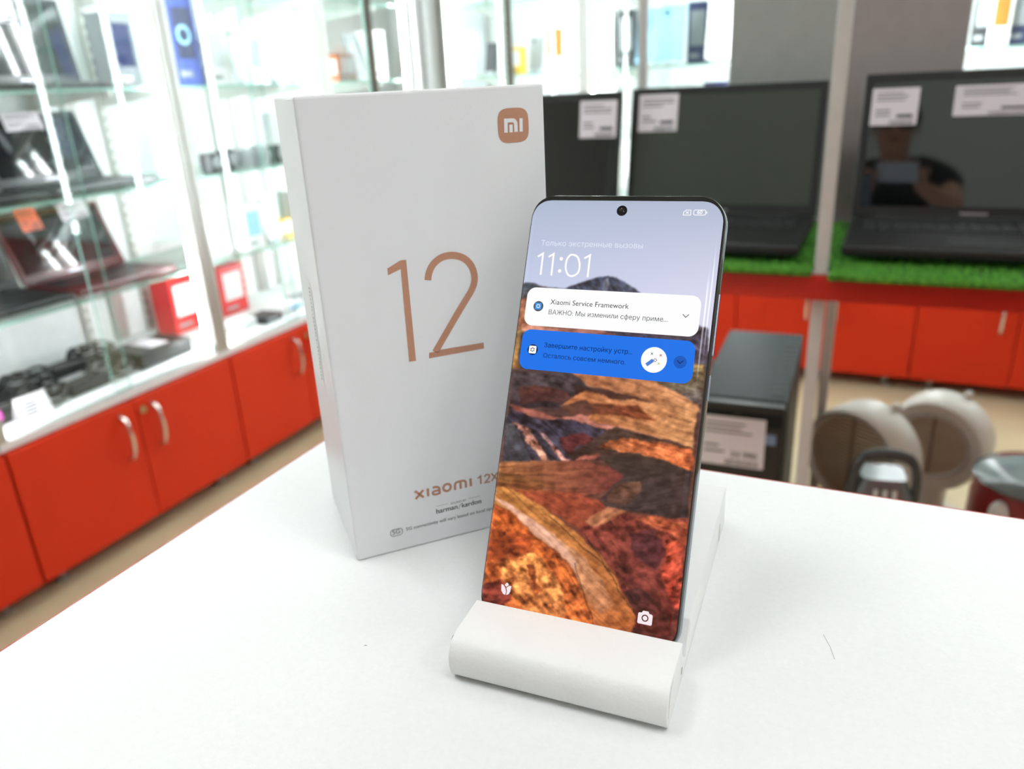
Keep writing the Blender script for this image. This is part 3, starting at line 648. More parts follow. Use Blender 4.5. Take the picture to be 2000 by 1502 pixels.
def showcase(label, loc, rz, W, D=.42, profile=False):
    t = empty('glass_showcase', label, 'showcase', loc, rz, 'glass showcases with red bases along the walls')
    m = MB(); m.box(.002, W - .002, .003, D, .05, .066); m.box(.002, .02, .003, D, .066, BASE_T - .018); m.box(W - .02, W - .002, .003, D, .066, BASE_T - .018); m.box(.02, W - .02, D - .012, D, .066, BASE_T - .018)
    m.build('base_cabinet', M_RED, t)
    MB().box(.001, W - .001, 0, D, BASE_T - .018, BASE_T).build('base_top', M_WPANEL, t)
    for s in (0, 1):
        x0, x1 = (.002, W / 2 - .0015) if s == 0 else (W / 2 + .0015, W - .002)
        d = MB().box(x0, x1, -.016, .001, .048, BASE_T - .021).build('door', M_RED, t, bevel=.0015)
        hx = W / 2 + (-.05 if s == 0 else .045)
        pts = [(hx, -.014, .23), (hx, -.034, .238), (hx, -.043, .262), (hx, -.046, .288), (hx, -.043, .314), (hx, -.034, .338), (hx, -.014, .346)]
        MB().tube(smooth_line(pts, 3), .0058, 8).build('handle', M_CHROME, d, smooth=True)
        if s: MB().cyl((W / 2 + .018, -.021, .338), (W / 2 + .018, -.015, .338), .0095, 16).build('lock', M_LOCK, d, smooth=True)
    for x in (.07, W - .07):
        for y in (.045, D - .05): MB().lathe([(.02, 0), (.02, .008), (.013, .014), (.013, .05)], 14, Matrix.Translation((x, y, 0))).build('leg', M_LEG, t, smooth=True)
    for x in (0, W - .022):
        MB().box(x, x + .022, 0, .022, BASE_T, 2.0).build('post', M_ALU, t, bevel=.003)
        MB().box(x, x + .022, D - .022, D, BASE_T, 2.0).build('post', M_ALU, t, bevel=.003)
    MB().box(0, W, 0, D, 2.0, 2.03).build('top_panel', M_WPANEL, t)
    MB().box(.022, W - .022, D - .008, D - .002, BASE_T, 2.0).build('back_panel', M_WPANEL, t)
    for z in SHELVES:
        m = MB(); m.box(.024, W - .024, .05, D - .05, z - .003, z + .003)
        m.mi = [1, 1, 1, 1, 0, 0]
        m.build('glass_shelf', [M_SHELF, M_GEDGE], t)
    for x in (W * .16, W * .84):
        r = MB().box(x - .008, x + .008, D - .024, D - .009, BASE_T, 1.98).build('shelf_rail', M_RAIL, t)
        m = MB()
        for k in range(52): m.box(x - .0025, x + .0025, D - .0248, D - .0238, BASE_T + .02 + k * .03, BASE_T + .034 + k * .03)
        o = m.build('rail_slots', M_SLOT, r); o['kind'] = 'stuff'
    for k, z in enumerate(SHELVES):
        for x in (W * .16, W * .84): MB().add([(x - .002, D - .024, z - .003), (x - .002, .1, z - .003), (x - .002, .1, z - .012), (x - .002, D - .024, z - .04), (x + .002, D - .024, z - .003), (x + .002, .1, z - .003), (x + .002, .1, z - .012), (x + .002, D - .024, z - .04)], [(0, 1, 2, 3), (7, 6, 5, 4), (0, 4, 5, 1), (1, 5, 6, 2), (2, 6, 7, 3), (3, 7, 4, 0)]).build('shelf_bracket', M_RAIL, t)
    for x in (.0265, W - .0265): MB().box(x - .003, x + .003, .024, .034, BASE_T + .02, 1.98).build('led_strip', M_LED, t)
    MB().box(.05, W - .05, .03, .045, 1.985, 1.995).build('led_strip', M_LED, t)
    for x0, x1, y in ((.023, W * .53, .006), (W * .47, W - .023, .014)):
        m = MB(); m.box(x0, x1, y, y + .005, BASE_T + .003, 1.995); m.mi = [1, 1, 0, 0, 1, 1]
        m.build('glass_door', [M_GLASS, M_GEDGE], t)
    if profile: MB().box(W * .5 - .008, W * .5 + .008, -.004, .02, BASE_T + .003, 1.995).build('door_edge_profile', mat('brown_profile', (92, 84, 76), .4, metal=.3), t, bevel=.002)
    return t
LX, BY = -1.644, 2.826
showcase('glass showcase nearest the counter, holding black laptops on its shelves', (LX, .877, 0), pi / 2, .652)
showcase('glass showcase with a tall blue box, directly right of the black laptops', (LX, 1.531, 0), pi / 2, .62)
showcase('far left glass showcase seen just above the phone box', (LX, 2.153, 0), pi / 2, .54, profile=True)
showcase('glass showcase at the left edge whose red door is cut by the frame', (LX, .223, 0), pi / 2, .652)
showcase('back showcase right of the grey corner column, above the phone box', (-1.612, BY, 0), 0, .582, profile=True)
showcase('back showcase with pale blue phones, behind the middle laptop', (-1.03, BY, 0), 0, .582)
showcase('back showcase hidden mostly by the grey boards, over red doors', (-.448, BY, 0), 0, .586)
showcase('back showcase at the right edge above the farthest red doors', (.138, BY, 0), 0, .582)
showcase('back showcase beyond the right edge of the red door row', (.72, BY, 0), 0, .582)
tag(MB().box(-1.722, -1.614, BY - .1, BY + .4, 0, 2.03).build('corner_column', mat('pale_grey_column', (226, 228, 232), .5)), 'plain pale grey column filling the corner between the two showcase rows', 'column')

# ------------------------------------------------------------------ display desk with laptops
DZ = .75; DY = 1.285
M_POST = mat('pale_grey_post', (186, 183, 178), 0.5)
M_WHITE = mat('white_laminate', (232, 232, 230), 0.45)
desk = empty('display_desk', 'display desk with red front edge carrying laptops on green mats', 'desk', (-.08, DY, 0))
MB().box(-1.0, 1.0, 0, .5, DZ - .022, DZ).build('desk_top', M_WHITE, desk)
MB().box(-1.0, 1.0, -.006, 0, DZ - .04, DZ).build('front_edge', M_REDEDGE, desk)
for x in (-.99, 0, .98):
    MB().box(x - .009, x + .011, .008, .03, 0, DZ - .022).build('leg', M_POST, desk, bevel=.002)
    MB().box(x - .009, x + .011, .47, .492, 0, DZ - .022).build('leg', M_POST, desk, bevel=.002)
tag(MB().box(-.089, -.069, DY - .004, DY + .018, DZ, 1.75).build('upright_post', M_POST, bevel=.002), 'pale upright post on the desk edge between the middle and right laptops', 'post')
tag(MB().box(-.512, -.494, DY + .46, DY + .478, DZ, 1.75).build('upright_post', M_POST, bevel=.002), 'pale upright post behind the gap between left and middle laptops', 'post')
M_GREY = mat('grey_board', (150, 151, 146), 0.6)
M_GREY2 = mat('brown_grey_board', (146, 136, 134), 0.6)
p0, p1 = aty((1428, 60), 1.765), aty((1643, 60), 1.765)
tag(MB().box(p0.x, p1.x, 1.765, 1.777, DZ, 1.75).build('backboard', M_GREY), 'tall grey-green board standing behind the middle laptop', 'board', 'boards behind the laptops')
p2, p3 = aty((1650, 60), 1.765), aty((1893, 60), 1.765)
tag(MB().box(p1.x + .002, p3.x, 1.765, 1.777, DZ, 1.75).build('backboard', M_GREY2), 'tall brownish grey board standing behind the right laptop', 'board', 'boards behind the laptops')

# artificial turf
M_TURF = mat('turf_backing', (40, 92, 30), 0.9); M_BLADE = mat('turf_blades', (112, 182, 74), 0.7, spec=0.2, var=0.4, scale=120)
def turf(label, x0, x1, y0, y1, n, notch=(0, 0)):
    t = empty('turf_mat', label, 'mat', (x0, y0, DZ), 0, 'green turf mats under the laptops')
    w, d = x1 - x0, y1 - y0
    a_, b_ = notch; pl_ = [(a_, .004), (w, .004), (w, d), (0, d), (0, b_), (a_, b_)] if a_ else [(0, .004), (w, .004), (w, d), (0, d)]
    MB().poly(pl_, 0, .004).build('backing', M_TURF, t)
    rs = np.random.RandomState(int(w * 1000)); bx = rs.rand(n) * w; by = rs.rand(n) ** 1.4 * d; a = rs.rand(n) * 6.28; h = .006 + rs.rand(n) * .006; l = (rs.rand(n, 2) - .5) * .008
    front = rs.rand(n) < .12; by[front] = rs.rand(front.sum()) * .004; l[front, 1] -= .004
    cut = (bx < a_ + .002) & (by < b_ + .002); bx[cut] += a_ + .004
    ww = .0011; v = np.zeros((n, 3, 3)); v[:, 0] = np.stack([bx - ww * np.cos(a), by - ww * np.sin(a), np.full(n, .003)], 1); v[:, 1] = np.stack([bx + ww * np.cos(a), by + ww * np.sin(a), np.full(n, .003)], 1)
    v[:, 2] = np.stack([bx + l[:, 0], by + l[:, 1], .003 + h], 1)
    me = bpy.data.meshes.new('pile'); me.from_pydata(v.reshape(-1, 3).tolist(), [], np.arange(3 * n).reshape(n, 3).tolist()); me.materials.append(M_BLADE)
    o = bpy.data.objects.new('pile', me); COL.objects.link(o); o.parent = t; o['kind'] = 'stuff'
turf('green artificial turf mat under the two left laptops', -1.05, -.0925, 1.262, 1.74, 26000)
turf('green artificial turf mat under the right laptop, overhanging the red edge', -.0915, .80, 1.24, 1.74, 26000, (.0255, .068))

# laptops
M_LAP = mat('black_plastic', (26, 28, 28), 0.38, bump=0.05); M_KEY = mat('key_plastic', (46, 48, 48), 0.4)
M_SCRG = mat('glossy_dark_screen', (12, 15, 15), 0.04, spec=0.9, var=0, coat=0.5); M_SCRM = mat('matte_dark_screen', (58, 64, 56), 0.3, spec=0.5)
M_SIL = mat('silver_mark', (150, 150, 156), 0.3, metal=0.6)
def laptop(label, loc, rz, w, bd, lid_h, lean, body, screen, group, keys=True, th=.022):
    """base front edge at local y=0, hinge at bd; lid leans back by `lean`"""
    t = empty('laptop', label, 'laptop', loc, rz, group)
    MB().box(-w / 2, w / 2, 0, bd, .003, th).build('base', body, t, bevel=.006, seg=3)
    for x in (-w / 2 + .03, w / 2 - .03):
        for y in (.03, bd - .03): MB().lathe([(.008, 0), (.008, .004)], 10, Matrix.Translation((x, y, 0))).build('rubber_foot', M_LEG, t)
    if keys:
        kw = (w - .05) / 15
        src = None
        for r in range(5):
            for c in range(15):
                x = -w / 2 + .025 + c * kw; y = bd - .035 - r * .0185
                if src is None: src = MB().box(0, kw * .86, -.016, 0, 0, .0022).build('key', M_KEY, t); o = src
                else: o = src.copy(); COL.objects.link(o); o.parent = t
                o.location = (x, y, th)
        MB().box(-.05, .05, .02, .085, th, th + .0006).build('touchpad', M_KEY, t)
    L = Matrix.Translation((0, bd, th)) @ Matrix.Rotation(-lean, 4, 'X')
    lid = MB().box(-w / 2, w / 2, 0, .008, 0, lid_h).build('lid', body, t, bevel=.003, xf=L)
    MB().box(-w / 2 + .014, w / 2 - .014, -.0006, .0004, .022, lid_h - .016).build('screen', screen, lid, xf=L)
    MB().cyl((-w / 2 + .04, bd + .002, th), (w / 2 - .04, bd + .002, th), .006, 10).build('hinge', body, t)
    MB().box(-.022, .022, -.0007, 0, .008, .0125).build('maker_mark', M_SIL, lid, xf=L)
    return t, Matrix.Translation(loc) @ Matrix.Rotation(rz, 4, 'Z') @ L
MZ = DZ + .0155
lg = 'open laptops on the display desk'
_, LM1 = laptop('left laptop on the desk, mostly hidden by the phone box', (-.6925, 1.30, MZ), 0, .385, .26, .245, radians(9), M_LAP, M_SCRG, lg)
_, LM2 = laptop('middle laptop with dull dark screen, left of the white upright', (-.3045, 1.315, MZ), 0, .375, .28, .248, radians(10), M_LAP, M_SCRM, lg)
_, LM3 = laptop('right laptop with glossy screen, cut by the right frame edge', (.145, 1.335, MZ), 0, .40, .27, .252, radians(6.3), M_LAP, M_SCRG, lg)

# price tags
M_PAPER = mat('tag_paper', (224, 217, 222), 0.6, var=0.01); M_INK = mat('tag_ink', (70, 68, 74), 0.7)
def price_tag(label, matrix, w, h, seed, price=None, paper=None, group='paper price tags'):
    """card hanging in the xz plane of its matrix: top left corner at the origin"""
    t = empty('price_tag', label, 'price tag', matrix=matrix, group=group)
    random.seed(seed)
    MB().box(0, w, -.0006, 0, -h, 0).build('card', paper or M_PAPER, t)
    m = MB()
    for k in range(3): m.box(w * .1, w * random.uniform(.6, .92), -.0009, -.0006, -h * (.15 + .09 * k), -h * (.12 + .09 * k))
    for k in range(2): m.box(w * .1, w * random.uniform(.3, .5), -.0009, -.0006, -h * (.62 + .12 * k), -h * (.58 + .12 * k))
    x = w * .42
    while x < w * .92: b = random.uniform(.004, .016) * w; m.box(x, x + b, -.0009, -.0006, -h * .97, -h * .87); x += b + random.uniform(.006, .014) * w
    o = m.build('print', M_INK, t); o['kind'] = 'stuff'
    F = Matrix(((1, 0, 0, 0), (0, 0, -1, 0), (0, 1, 0, 0), (0, 0, 0, 1)))
    if price: writing('price', price, (w * .5, -h * .81), w * .4, M_INK, t, .001, weight=.02, xf=F)
    else: MB().box(w * .56, w * .9, -.0009, -.0006, -h * .8, -h * .71).build('price', M_INK, t)
    return t
def on_lid(LM, px_tl, wpx, h):
    """where a pixel meets the front of a lid"""
    o = LM @ Vector((0, -.0012, 0)); u = (LM.to_3x3() @ Vector((1, 0, 0))); v = (LM.to_3x3() @ Vector((0, 0, 1)))
    P = Plane(o, u, v); a = P.uv(px_tl); b = P.uv((px_tl[0] + wpx, px_tl[1]))
    return LM @ Matrix.Translation((a[0], -.0012, a[1])), b[0] - a[0]
for lab, LM, tl, wp, hp, sd in (('price tag on the left laptop beside the phone box', LM1, (1134, 198), 72, 66, 1), ('price tag on the left corner of the middle laptop', LM2, (1250, 186), 76, 68, 2),
                        ('small price tag on the left corner of the right laptop', LM3, (1706, 174), 92, 76, 3), ('wide specification card on the right laptop, cut by the frame edge', LM3, (1868, 168), 170, 66, 4)):
    mm, w = on_lid(LM, tl, wp, hp); price_tag(lab, mm, w, w * hp / wp, sd)

# ------------------------------------------------------------------ things on the floor behind the counter
M_PC = mat('dark_pc_case', (30, 34, 34), 0.5, spec=0.12); M_PCF = mat('pc_front', (24, 26, 26), 0.35); M_MESH = mat('pc_vent', (16, 17, 17), 0.6)
pc = empty('desktop_computer', 'black tower computer with a big price tag, standing on the floor', 'computer', (-.318, 1.53, 0), radians(2))
MB().box(0, .185, .012, .49, .012, .42).build('case', M_PC, pc, bevel=.006, seg=3)
MB().box(.002, .183, -.012, .012, .014, .417).build('front_panel', M_PCF, pc, bevel=.005, seg=3)
MB().box(.006, .179, -.0135, -.012, .37, .40).build('front_lip', M_PC, pc, bevel=.003)
for k in range(11): MB().box(.15, .178, .05 + k * .034, .07 + k * .034, .42, .4215).build('vent', M_MESH, pc)
for x in (.03, .155):
    for y in (.04, .44): MB().lathe([(.012, 0), (.012, .013)], 12, Matrix.Translation((x, y, 0))).build('foot', M_MESH, pc)
MB().box(.143, .169, -.0128, -.012, .333, .356).build('blue_sticker', mat('blue_sticker', (120, 140, 176), .4), pc)
MB().lathe([(.006, 0), (.006, .002)], 16, Matrix.Translation((.09, -.0135, .393)) @ Matrix.Rotation(pi / 2, 4, 'X')).build('power_button', M_MESH, pc)
tp = aty((1497, 822), 1.5205)
price_tag('large price tag reading 24 990 on the tower computer', Matrix.Translation((tp.x, tp.y, tp.z)) @ Matrix.Rotation(radians(2), 4, 'Z') @ Matrix.Translation((-.135, 0, 0)), .135, .112, 7, '24 990')

M_FANB = mat('beige_fan_shell', (206, 198, 188), 0.4); M_GRILL = mat('brown_grille', (128, 106, 90), 0.7); M_SLATM = mat('brown_slat', (206, 184, 160), 0.6)
def fan(label, loc, rz, R, zc, fin):
    t = empty('fan_heater', label, 'fan heater', loc, rz, 'round fan heaters on the floor')
    A = Matrix.Translation((0, 0, zc)) @ Matrix.Rotation(pi / 2, 4, 'X')       # axis along -y (front)
    MB().lathe([(R * .55, -.09), (R * .86, -.086), (R, -.066), (R * 1.0, -.02), (R * .98, .012), (R * .93, .02), (R * (fin + .05), .014), (R * fin, -.004)], 44, A, cap=False).build('shell', M_FANB, t, smooth=True)
    MB().lathe([(R * (fin + .03), .012), (R * (fin + .015), .019), (R * (fin - .02), .014), (R * (fin - .03), 0)], 44, A, cap=False).build('inner_ring', M_FANB, t, smooth=True)
    MB().lathe([(.0001, .0), (R * fin, .0)], 44, A, cap=False).build('grille_back', M_GRILL, t)
    MB().lathe([(R * .56, -.088), (.0001, -.090)], 30, A, cap=False).build('rear_cover', M_GRILL, t)
    n = 23
    for k in range(n):
        y = R * (fin - .02) * (2 * (k + .5) / n - 1); hw = math.sqrt(max(0, (R * fin) ** 2 - y * y)); z = zc + y
        MB().box(-hw, hw, -.012, -.004, z - R * fin / n * .4, z + R * fin / n * .4).build('slat', M_SLATM, t)
    MB().box(-.003, .003, -.014, -.011, zc - R * fin * .98, zc + R * fin * .98).build('grille_bar', M_GRILL, t)
    MB().lathe([(R * .85, 0), (R * .87, .012), (R * .6, .026), (R * .3, .034)], 30, Matrix.Translation((0, .05, 0))).build('base', M_FANB, t, smooth=True)
    MB().cyl((0, .05, .03), (0, .05, zc - R * .9), R * .28, 16).build('neck', M_FANB, t, smooth=True)
    MB().lathe([(.008, 0), (.01, .008), (.006, .014)], 14, Matrix.Translation((R * .35, .07, zc + R * .93))).build('tilt_knob', M_FANB, t, smooth=True)
p = aty((1668, 890), 1.70); fan('beige round fan heater beside the desk leg', (p.x, 1.70, 0), radians(-32), .118, p.z - .005, .86)
p = aty((1815, 872), 1.84); fan('beige round fan heater, the taller one to the right', (p.x + .01, 1.88, 0), radians(-20), .112, p.z - .01, .66)

M_GPL = mat('smoky_grey_plastic', (92, 98, 98), 0.18, spec=0.7); M_GPD = mat('dark_grey_plastic', (54, 58, 60), 0.3); M_RIBM = mat('pale_rib', (196, 198, 194), 0.3)
p = aty((1722, 930), 1.53)
ap = empty('vacuum_cleaner', 'grey plastic appliance with arched handle and pale ribs before the fans', 'appliance', (p.x, 1.53, 0), radians(10)); ap.scale = (.92, 1, 1.3)
MB().rings([[(x * sx, y * sx, z) for x, y in rrect(-.075, .075, -.06, .06, .03)] for z, sx in ((0, .95), (.05, 1.0), (.15, .95), (.20, .84), (.235, .6))]).build('body', M_GPL, ap, smooth=True)
MB().tube(smooth_line([(-.062, -.03, .19), (-.06, -.03, .24), (-.045, -.03, .268), (0, -.03, .276), (.045, -.03, .268), (.06, -.03, .24), (.062, -.03, .19)], 4), .009, 10).build('handle', M_GPD, ap, smooth=True)
for k in range(3): MB().tube([(-.018 + k * .018, -.058, .13), (-.018 + k * .018, -.056, .18), (-.018 + k * .018, -.046, .222)], .005, 8).build('rib', M_RIBM, ap, smooth=True)
for s in (-1, 1): MB().lathe([(.03, -.012), (.034, 0), (.03, .012)], 18, Matrix.Translation((s * .088, .01, .035)) @ Matrix.Rotation(pi / 2, 4, 'Y')).build('wheel', M_GPD, ap, smooth=True)
p = aty((1985, 960), 1.66)
mc = empty('multicooker', 'dark red cooker with smoky lid at the lower right frame edge', 'cooker', (p.x + .03, 1.66, 0), 0); mc.scale = (.85, .85, 1.36)
MB().lathe([(.10, 0), (.125, .02), (.132, .09), (.13, .17), (.118, .20)], 36).build('body', mat('dark_red_enamel', (122, 34, 34), .3), mc, smooth=True)
MB().lathe([(.128, .20), (.132, .204), (.12, .210), (.07, .217), (.0001, .220)], 36).build('lid', M_GPL, mc, smooth=True)
MB().lathe([(.012, .219), (.012, .232), (.02, .236), (.02, .243), (.0001, .245)], 20).build('knob', M_GPD, mc, smooth=True)
MB().lathe([(.02, 0), (.022, .012), (.016, .02)], 20, Matrix.Translation((-.08, -.1, .165)) @ Matrix.Rotation(radians(65), 4, 'X')).build('dial', M_RIBM, mc, smooth=True)
m = MB()
for k in range(3): m.box(-.03, .05, -.1325, -.131, .175 - k * .018, .18 - k * .018)
m.build('print', M_RIBM, mc)['kind'] = 'stuff'

# ------------------------------------------------------------------ goods in the showcases
LR = pi / 2                                            # things in the left row face +x
S3, S2, S1 = SHELVES[0] + .0032, SHELVES[1] + .0032, SHELVES[2] + .0032
M_MAROON = mat('maroon_plastic', (72, 26, 28), 0.3); M_DARKG = mat('charcoal_plastic', (44, 46, 48), 0.3)
M_SCRD = mat('showcase_laptop_screen', (20, 22, 26), 0.06, spec=0.6, var=0)
lg2 = 'open laptops in the left showcase'
def lap_left(label, yc, z, w, body, lean, lid_h=.172, fx=-1.72, bd=.2):
    _, m = laptop(label, (fx, yc, z), LR, w, bd, lid_h, radians(lean), body, M_SCRD, lg2, keys=True, th=.018); return m
LA = {}
LA['a'] = lap_left('black laptop on the low shelf at the left frame edge', 1.045, S3, .285, M_LAP, 14)
LA['b'] = lap_left('dark maroon laptop on the low shelf with an orange tag', 1.347, S3, .30, M_MAROON, 22, .18)
LA['c'] = lap_left('black laptop on the middle shelf at the left frame edge', 1.045, S2, .285, M_LAP, 16)
LA['d'] = lap_left('charcoal laptop on the middle shelf above the maroon laptop', 1.347, S2, .29, M_DARKG, 20, .18)
LA['e'] = lap_left('black laptop on the upper shelf at the top left corner', 1.045, S1, .285, M_LAP, 12)
LA['f'] = lap_left('charcoal laptop on the upper shelf beside the bright light strip', 1.347, S1, .29, M_DARKG, 8, .2)
M_ORT = mat('orange_tag_paper', (238, 120, 84), 0.6)
def hang_left(label, px, X, w, h, seed, paper=None):
    p = atx(px, X); return price_tag(label, Matrix.Translation(p) @ Matrix.Rotation(LR, 4, 'Z'), w, h, seed, paper=paper)
def lid_tag(label, LM, x, ztop, w, h, seed, paper=None):
    return price_tag(label, LM @ Matrix.Translation((x, -.0016, ztop)), w, h, seed, paper=paper)
lid_tag('orange tag hanging on the dark maroon laptop', LA['b'], -.085, .19, .055, .06, 21, M_ORT)
lid_tag('white tag on the right half of the maroon laptop', LA['b'], .03, .185, .085, .045, 22)
lid_tag('white tag on the black laptop at the left frame edge, low shelf', LA['a'], .0, .18, .085, .06, 23)
lid_tag('wide white tag on the charcoal laptop, middle shelf', LA['d'], -.06, .18, .10, .045, 24)
lid_tag('white tag on the black laptop at left edge, middle shelf', LA['c'], .02, .17, .08, .055, 25)
lid_tag('white tag on the charcoal laptop, upper shelf', LA['f'], -.04, .20, .062, .06, 26)
lid_tag('white tag on the black laptop at the top left corner', LA['e'], .04, .19, .07, .05, 27)

# chargers with coiled leads and a player on the showcase floor
M_BLK = mat('black_cable', (30, 30, 30), 0.4)
def charger(label, loc, rz, seed):
    t = empty('laptop_charger', label, 'charger', loc, rz, 'chargers with coiled leads')
    rs = random.Random(seed)
    MB().box(-.055, .055, -.024, .024, .0, .032).build('power_brick', M_BLK, t, bevel=.006)
    pts = []; n = 110
    for i in range(n):
        a = i / n * 2 * pi * 4.5; r = .045 + .008 * sin(i * .37 + seed); pts.append((.085 + r * 1.25 * cos(a), .01 + r * sin(a), .013 + .03 * i / n + .006 * sin(i * .9)))
    MB().tube([(.055, 0, .016)] + pts, .0036, 6).build('coiled_lead', M_BLK, t, smooth=True)
    q = pts[-1]; MB().cyl(q, (q[0] + .03, q[1] + .01, q[2] + .004), .006, 10).build('plug', M_BLK, t, smooth=True)
B0 = BASE_T + .0005
for lab, x, y, rz, sd in (('black charger with coiled lead nearest the left edge of the showcase floor', -1.765, .985, LR, 1), ('black charger lying in the middle of the showcase floor', -1.76, 1.18, LR + .06, 2),
                           ('black charger at the rear left of the showcase floor', -1.90, 1.03, LR - .1, 3), ('black charger at the rear behind the black player box', -1.925, 1.25, LR, 4)):
    charger(lab, (x, y, B0), rz, sd)
pl = empty('media_player', 'flat black player box on the showcase floor by the aluminium post', 'player', (-1.73, 1.415, B0), LR)
MB().box(-.085, .085, 0, .13, .004, .044).build('case', M_LAP, pl, bevel=.003); MB().box(-.078, .078, -.002, 0, .01, .038).build('front_panel', M_DARKG, pl)
for x in (-.07, .07):
    for y in (.02, .11): MB().lathe([(.008, 0), (.008, .005)], 10, Matrix.Translation((x, y, 0))).build('foot', M_BLK, pl)
tag(MB().box(-.045, .045, -.03, .03, 0, .001).build('paper_slip', M_PAPER, loc=(-1.80, 1.415, B0 + .0445)), 'blank white slip lying on the flat black player', 'paper')
def tent_card(label, loc, rz, w, h, seed):
    t = empty('tent_card', label, 'price card', loc, rz, 'folded price cards on the showcase floor')
    MB().add([(-w / 2, 0, 0), (w / 2, 0, 0), (w / 2, .02, h), (-w / 2, .02, h), (-w / 2, .04, 0), (w / 2, .04, 0)], [(0, 1, 2, 3), (3, 2, 5, 4)]).build('card', M_PAPER, t)
    random.seed(seed); m = MB()
    for k in range(5): f = .2 + .13 * k; m.add([(-w * .38, .02 * f - .0006, h * f), (w * random.uniform(0, .38), .02 * f - .0006, h * f), (w * .1, .02 * (f + .05) - .0006, h * (f + .05)), (-w * .38, .02 * (f + .05) - .0006, h * (f + .05))], [(0, 1, 2, 3)])
    m.build('print', M_INK, t)['kind'] = 'stuff'
p = atz((90, 818), B0); tent_card('white price card standing at the front of the showcase floor', (p.x - .02, p.y, B0), LR, .075, .055, 31)
p = atz((2, 835), B0); o = MB().lathe([(.0001, 0), (.014, .003), (.021, .014), (.022, .024), (.017, .036), (.008, .042), (.0001, .044)], 24).build('pink_ball', mat('magenta_plastic', (226, 60, 190), .3), smooth=True, loc=(p.x - .02, p.y, B0)); tag(o, 'small magenta pink round case on the showcase floor at the left edge', 'case')

ORD = ['first', 'second', 'third', 'fourth', 'fifth', 'sixth', 'seventh', 'eighth']
COLS = {}
def colour(name, rgb): COLS.setdefault(name, mat('print_' + name.replace(' ', '_'), rgb, 0.4)); return COLS[name]
for n_, c_ in dict(white=(240, 240, 240), **{'pale grey': (205, 210, 210), 'grey': (140, 146, 148), 'black': (32, 34, 36), 'yellow': (246, 190, 40), 'orange': (236, 110, 40), 'red': (190, 40, 40), 'pale blue': (150, 205, 235), 'blue': (60, 80, 160), 'dark blue': (44, 48, 84), 'teal': (30, 110, 130), 'brown': (110, 84, 66), 'pale green': (190, 214, 200)}).items(): colour(n_, c_)
def product_box(label, loc, rz, w, d, h, col, pic, group=None):
    t = empty('product_box', label, 'box', loc, rz, group)
    MB().box(-w / 2, w / 2, 0, d, 0, h).build('carton', COLS[col], t, bevel=.001, seg=1)
    MB().box(-w * .36, w * .36, -.0006, 0, h * .3, h * .86).build('picture', COLS[pic], t)
    MB().box(-w * .36, w * .1, -.0006, 0, h * .1, h * .17).build('title_bar', COLS['grey' if col != 'grey' else 'white'], t)
    return t
def shown_phone(label, loc, rz, col, h=.15, group=None):
    t = empty('display_phone', label, 'phone', loc, rz, group)
    L = Matrix.Translation((0, .012, .012)) @ Matrix.Rotation(radians(-14), 4, 'X'); w = h * .46
    MB().rings([[(x, y, z) for x, z in rrect(-w / 2, w / 2, 0, h, .008)] for y in (0, .008)]).build('body', COLS[col], t, xf=L)
    m = MB(); [m.poly(circle(-w * .26, h * (.86 - .11 * k), w * .1, 14), 0, .0014, Matrix(((1, 0, 0, 0), (0, 0, -1, 0), (0, 1, 0, 0), (0, 0, 0, 1)))) for k in range(1)]
    m.build('camera_lens', COLS['black'], t, xf=L)
    MB().poly([(0, 0), (.014, 0), (.014, .012), (.022, .012), (.06, .07), (.064, .068), (.04, 0), (.05, 0), (.05, -.002), (0, -.002)], -w * .3, w * .3, Matrix(((0, 0, 1, 0), (1, 0, 0, -.004), (0, 1, 0, .002), (0, 0, 0, 1)))).build('stand', COLS['pale grey'], t)
    return t
def speaker(label, loc, rz, col, r=.035, h=.09, group=None):
    t = empty('small_speaker', label, 'speaker', loc, rz, group)
    MB().lathe([(r * .8, 0), (r, .006), (r, h - .008), (r * .85, h), (.0001, h)], 22, Matrix.Translation((0, r, 0))).build('body', COLS[col], t, smooth=True)
    MB().lathe([(r * .55, 0), (r * .6, .004), (r * .4, .006), (.0001, .003)], 18, Matrix.Translation((0, r * .06, h * .55)) @ Matrix.Rotation(pi / 2, 4, 'X')).build('driver_ring', COLS['grey'], t, smooth=True)
    return t
KIND = {'box': 'box', 'phone': 'display phone', 'speaker': 'round speaker'}
def fill(where, zname, z, axis, spec, group):
    """spec: (position along the row, depth, kind, colour, picture, w, h) from left to right"""
    for i, (u, dep, kind, col, pic, w, h) in enumerate(spec):
        loc = (-1.644 - dep, u, z) if axis == 'left' else (u, BY + dep, z); rz = LR if axis == 'left' else 0
        lab = '%s %s, %s from left, %s, %s' % (col, KIND[kind], ORD[i], zname, where)
        if kind == 'box': product_box(lab, loc, rz, w, min(.08, w), h, col, pic, group)
        elif kind == 'phone': shown_phone(lab, loc, rz, col, h, group)
        else: speaker(lab, loc, rz, col, w / 2, h, group)
GB, GC, GD = 'goods in the second left showcase', 'goods in the far left showcase', 'goods in the back showcases'
wB = 'showcase right of the black laptops'
fill(wB, 'top shelf', S1, 'left', [(1.61, .24, 'box', 'grey', 'dark blue', .08, .19), (1.66, .07, 'box', 'blue', 'dark blue', .09, .222), (1.735, .1, 'speaker', 'black', '', .07, .12), (1.82, .12, 'box', 'white', 'pale grey', .08, .16), (1.90, .08, 'phone', 'pale green', '', .05, .15), (1.98, .12, 'box', 'white', 'grey', .075, .15), (2.07, .1, 'phone', 'pale grey', '', .05, .15)], GB)
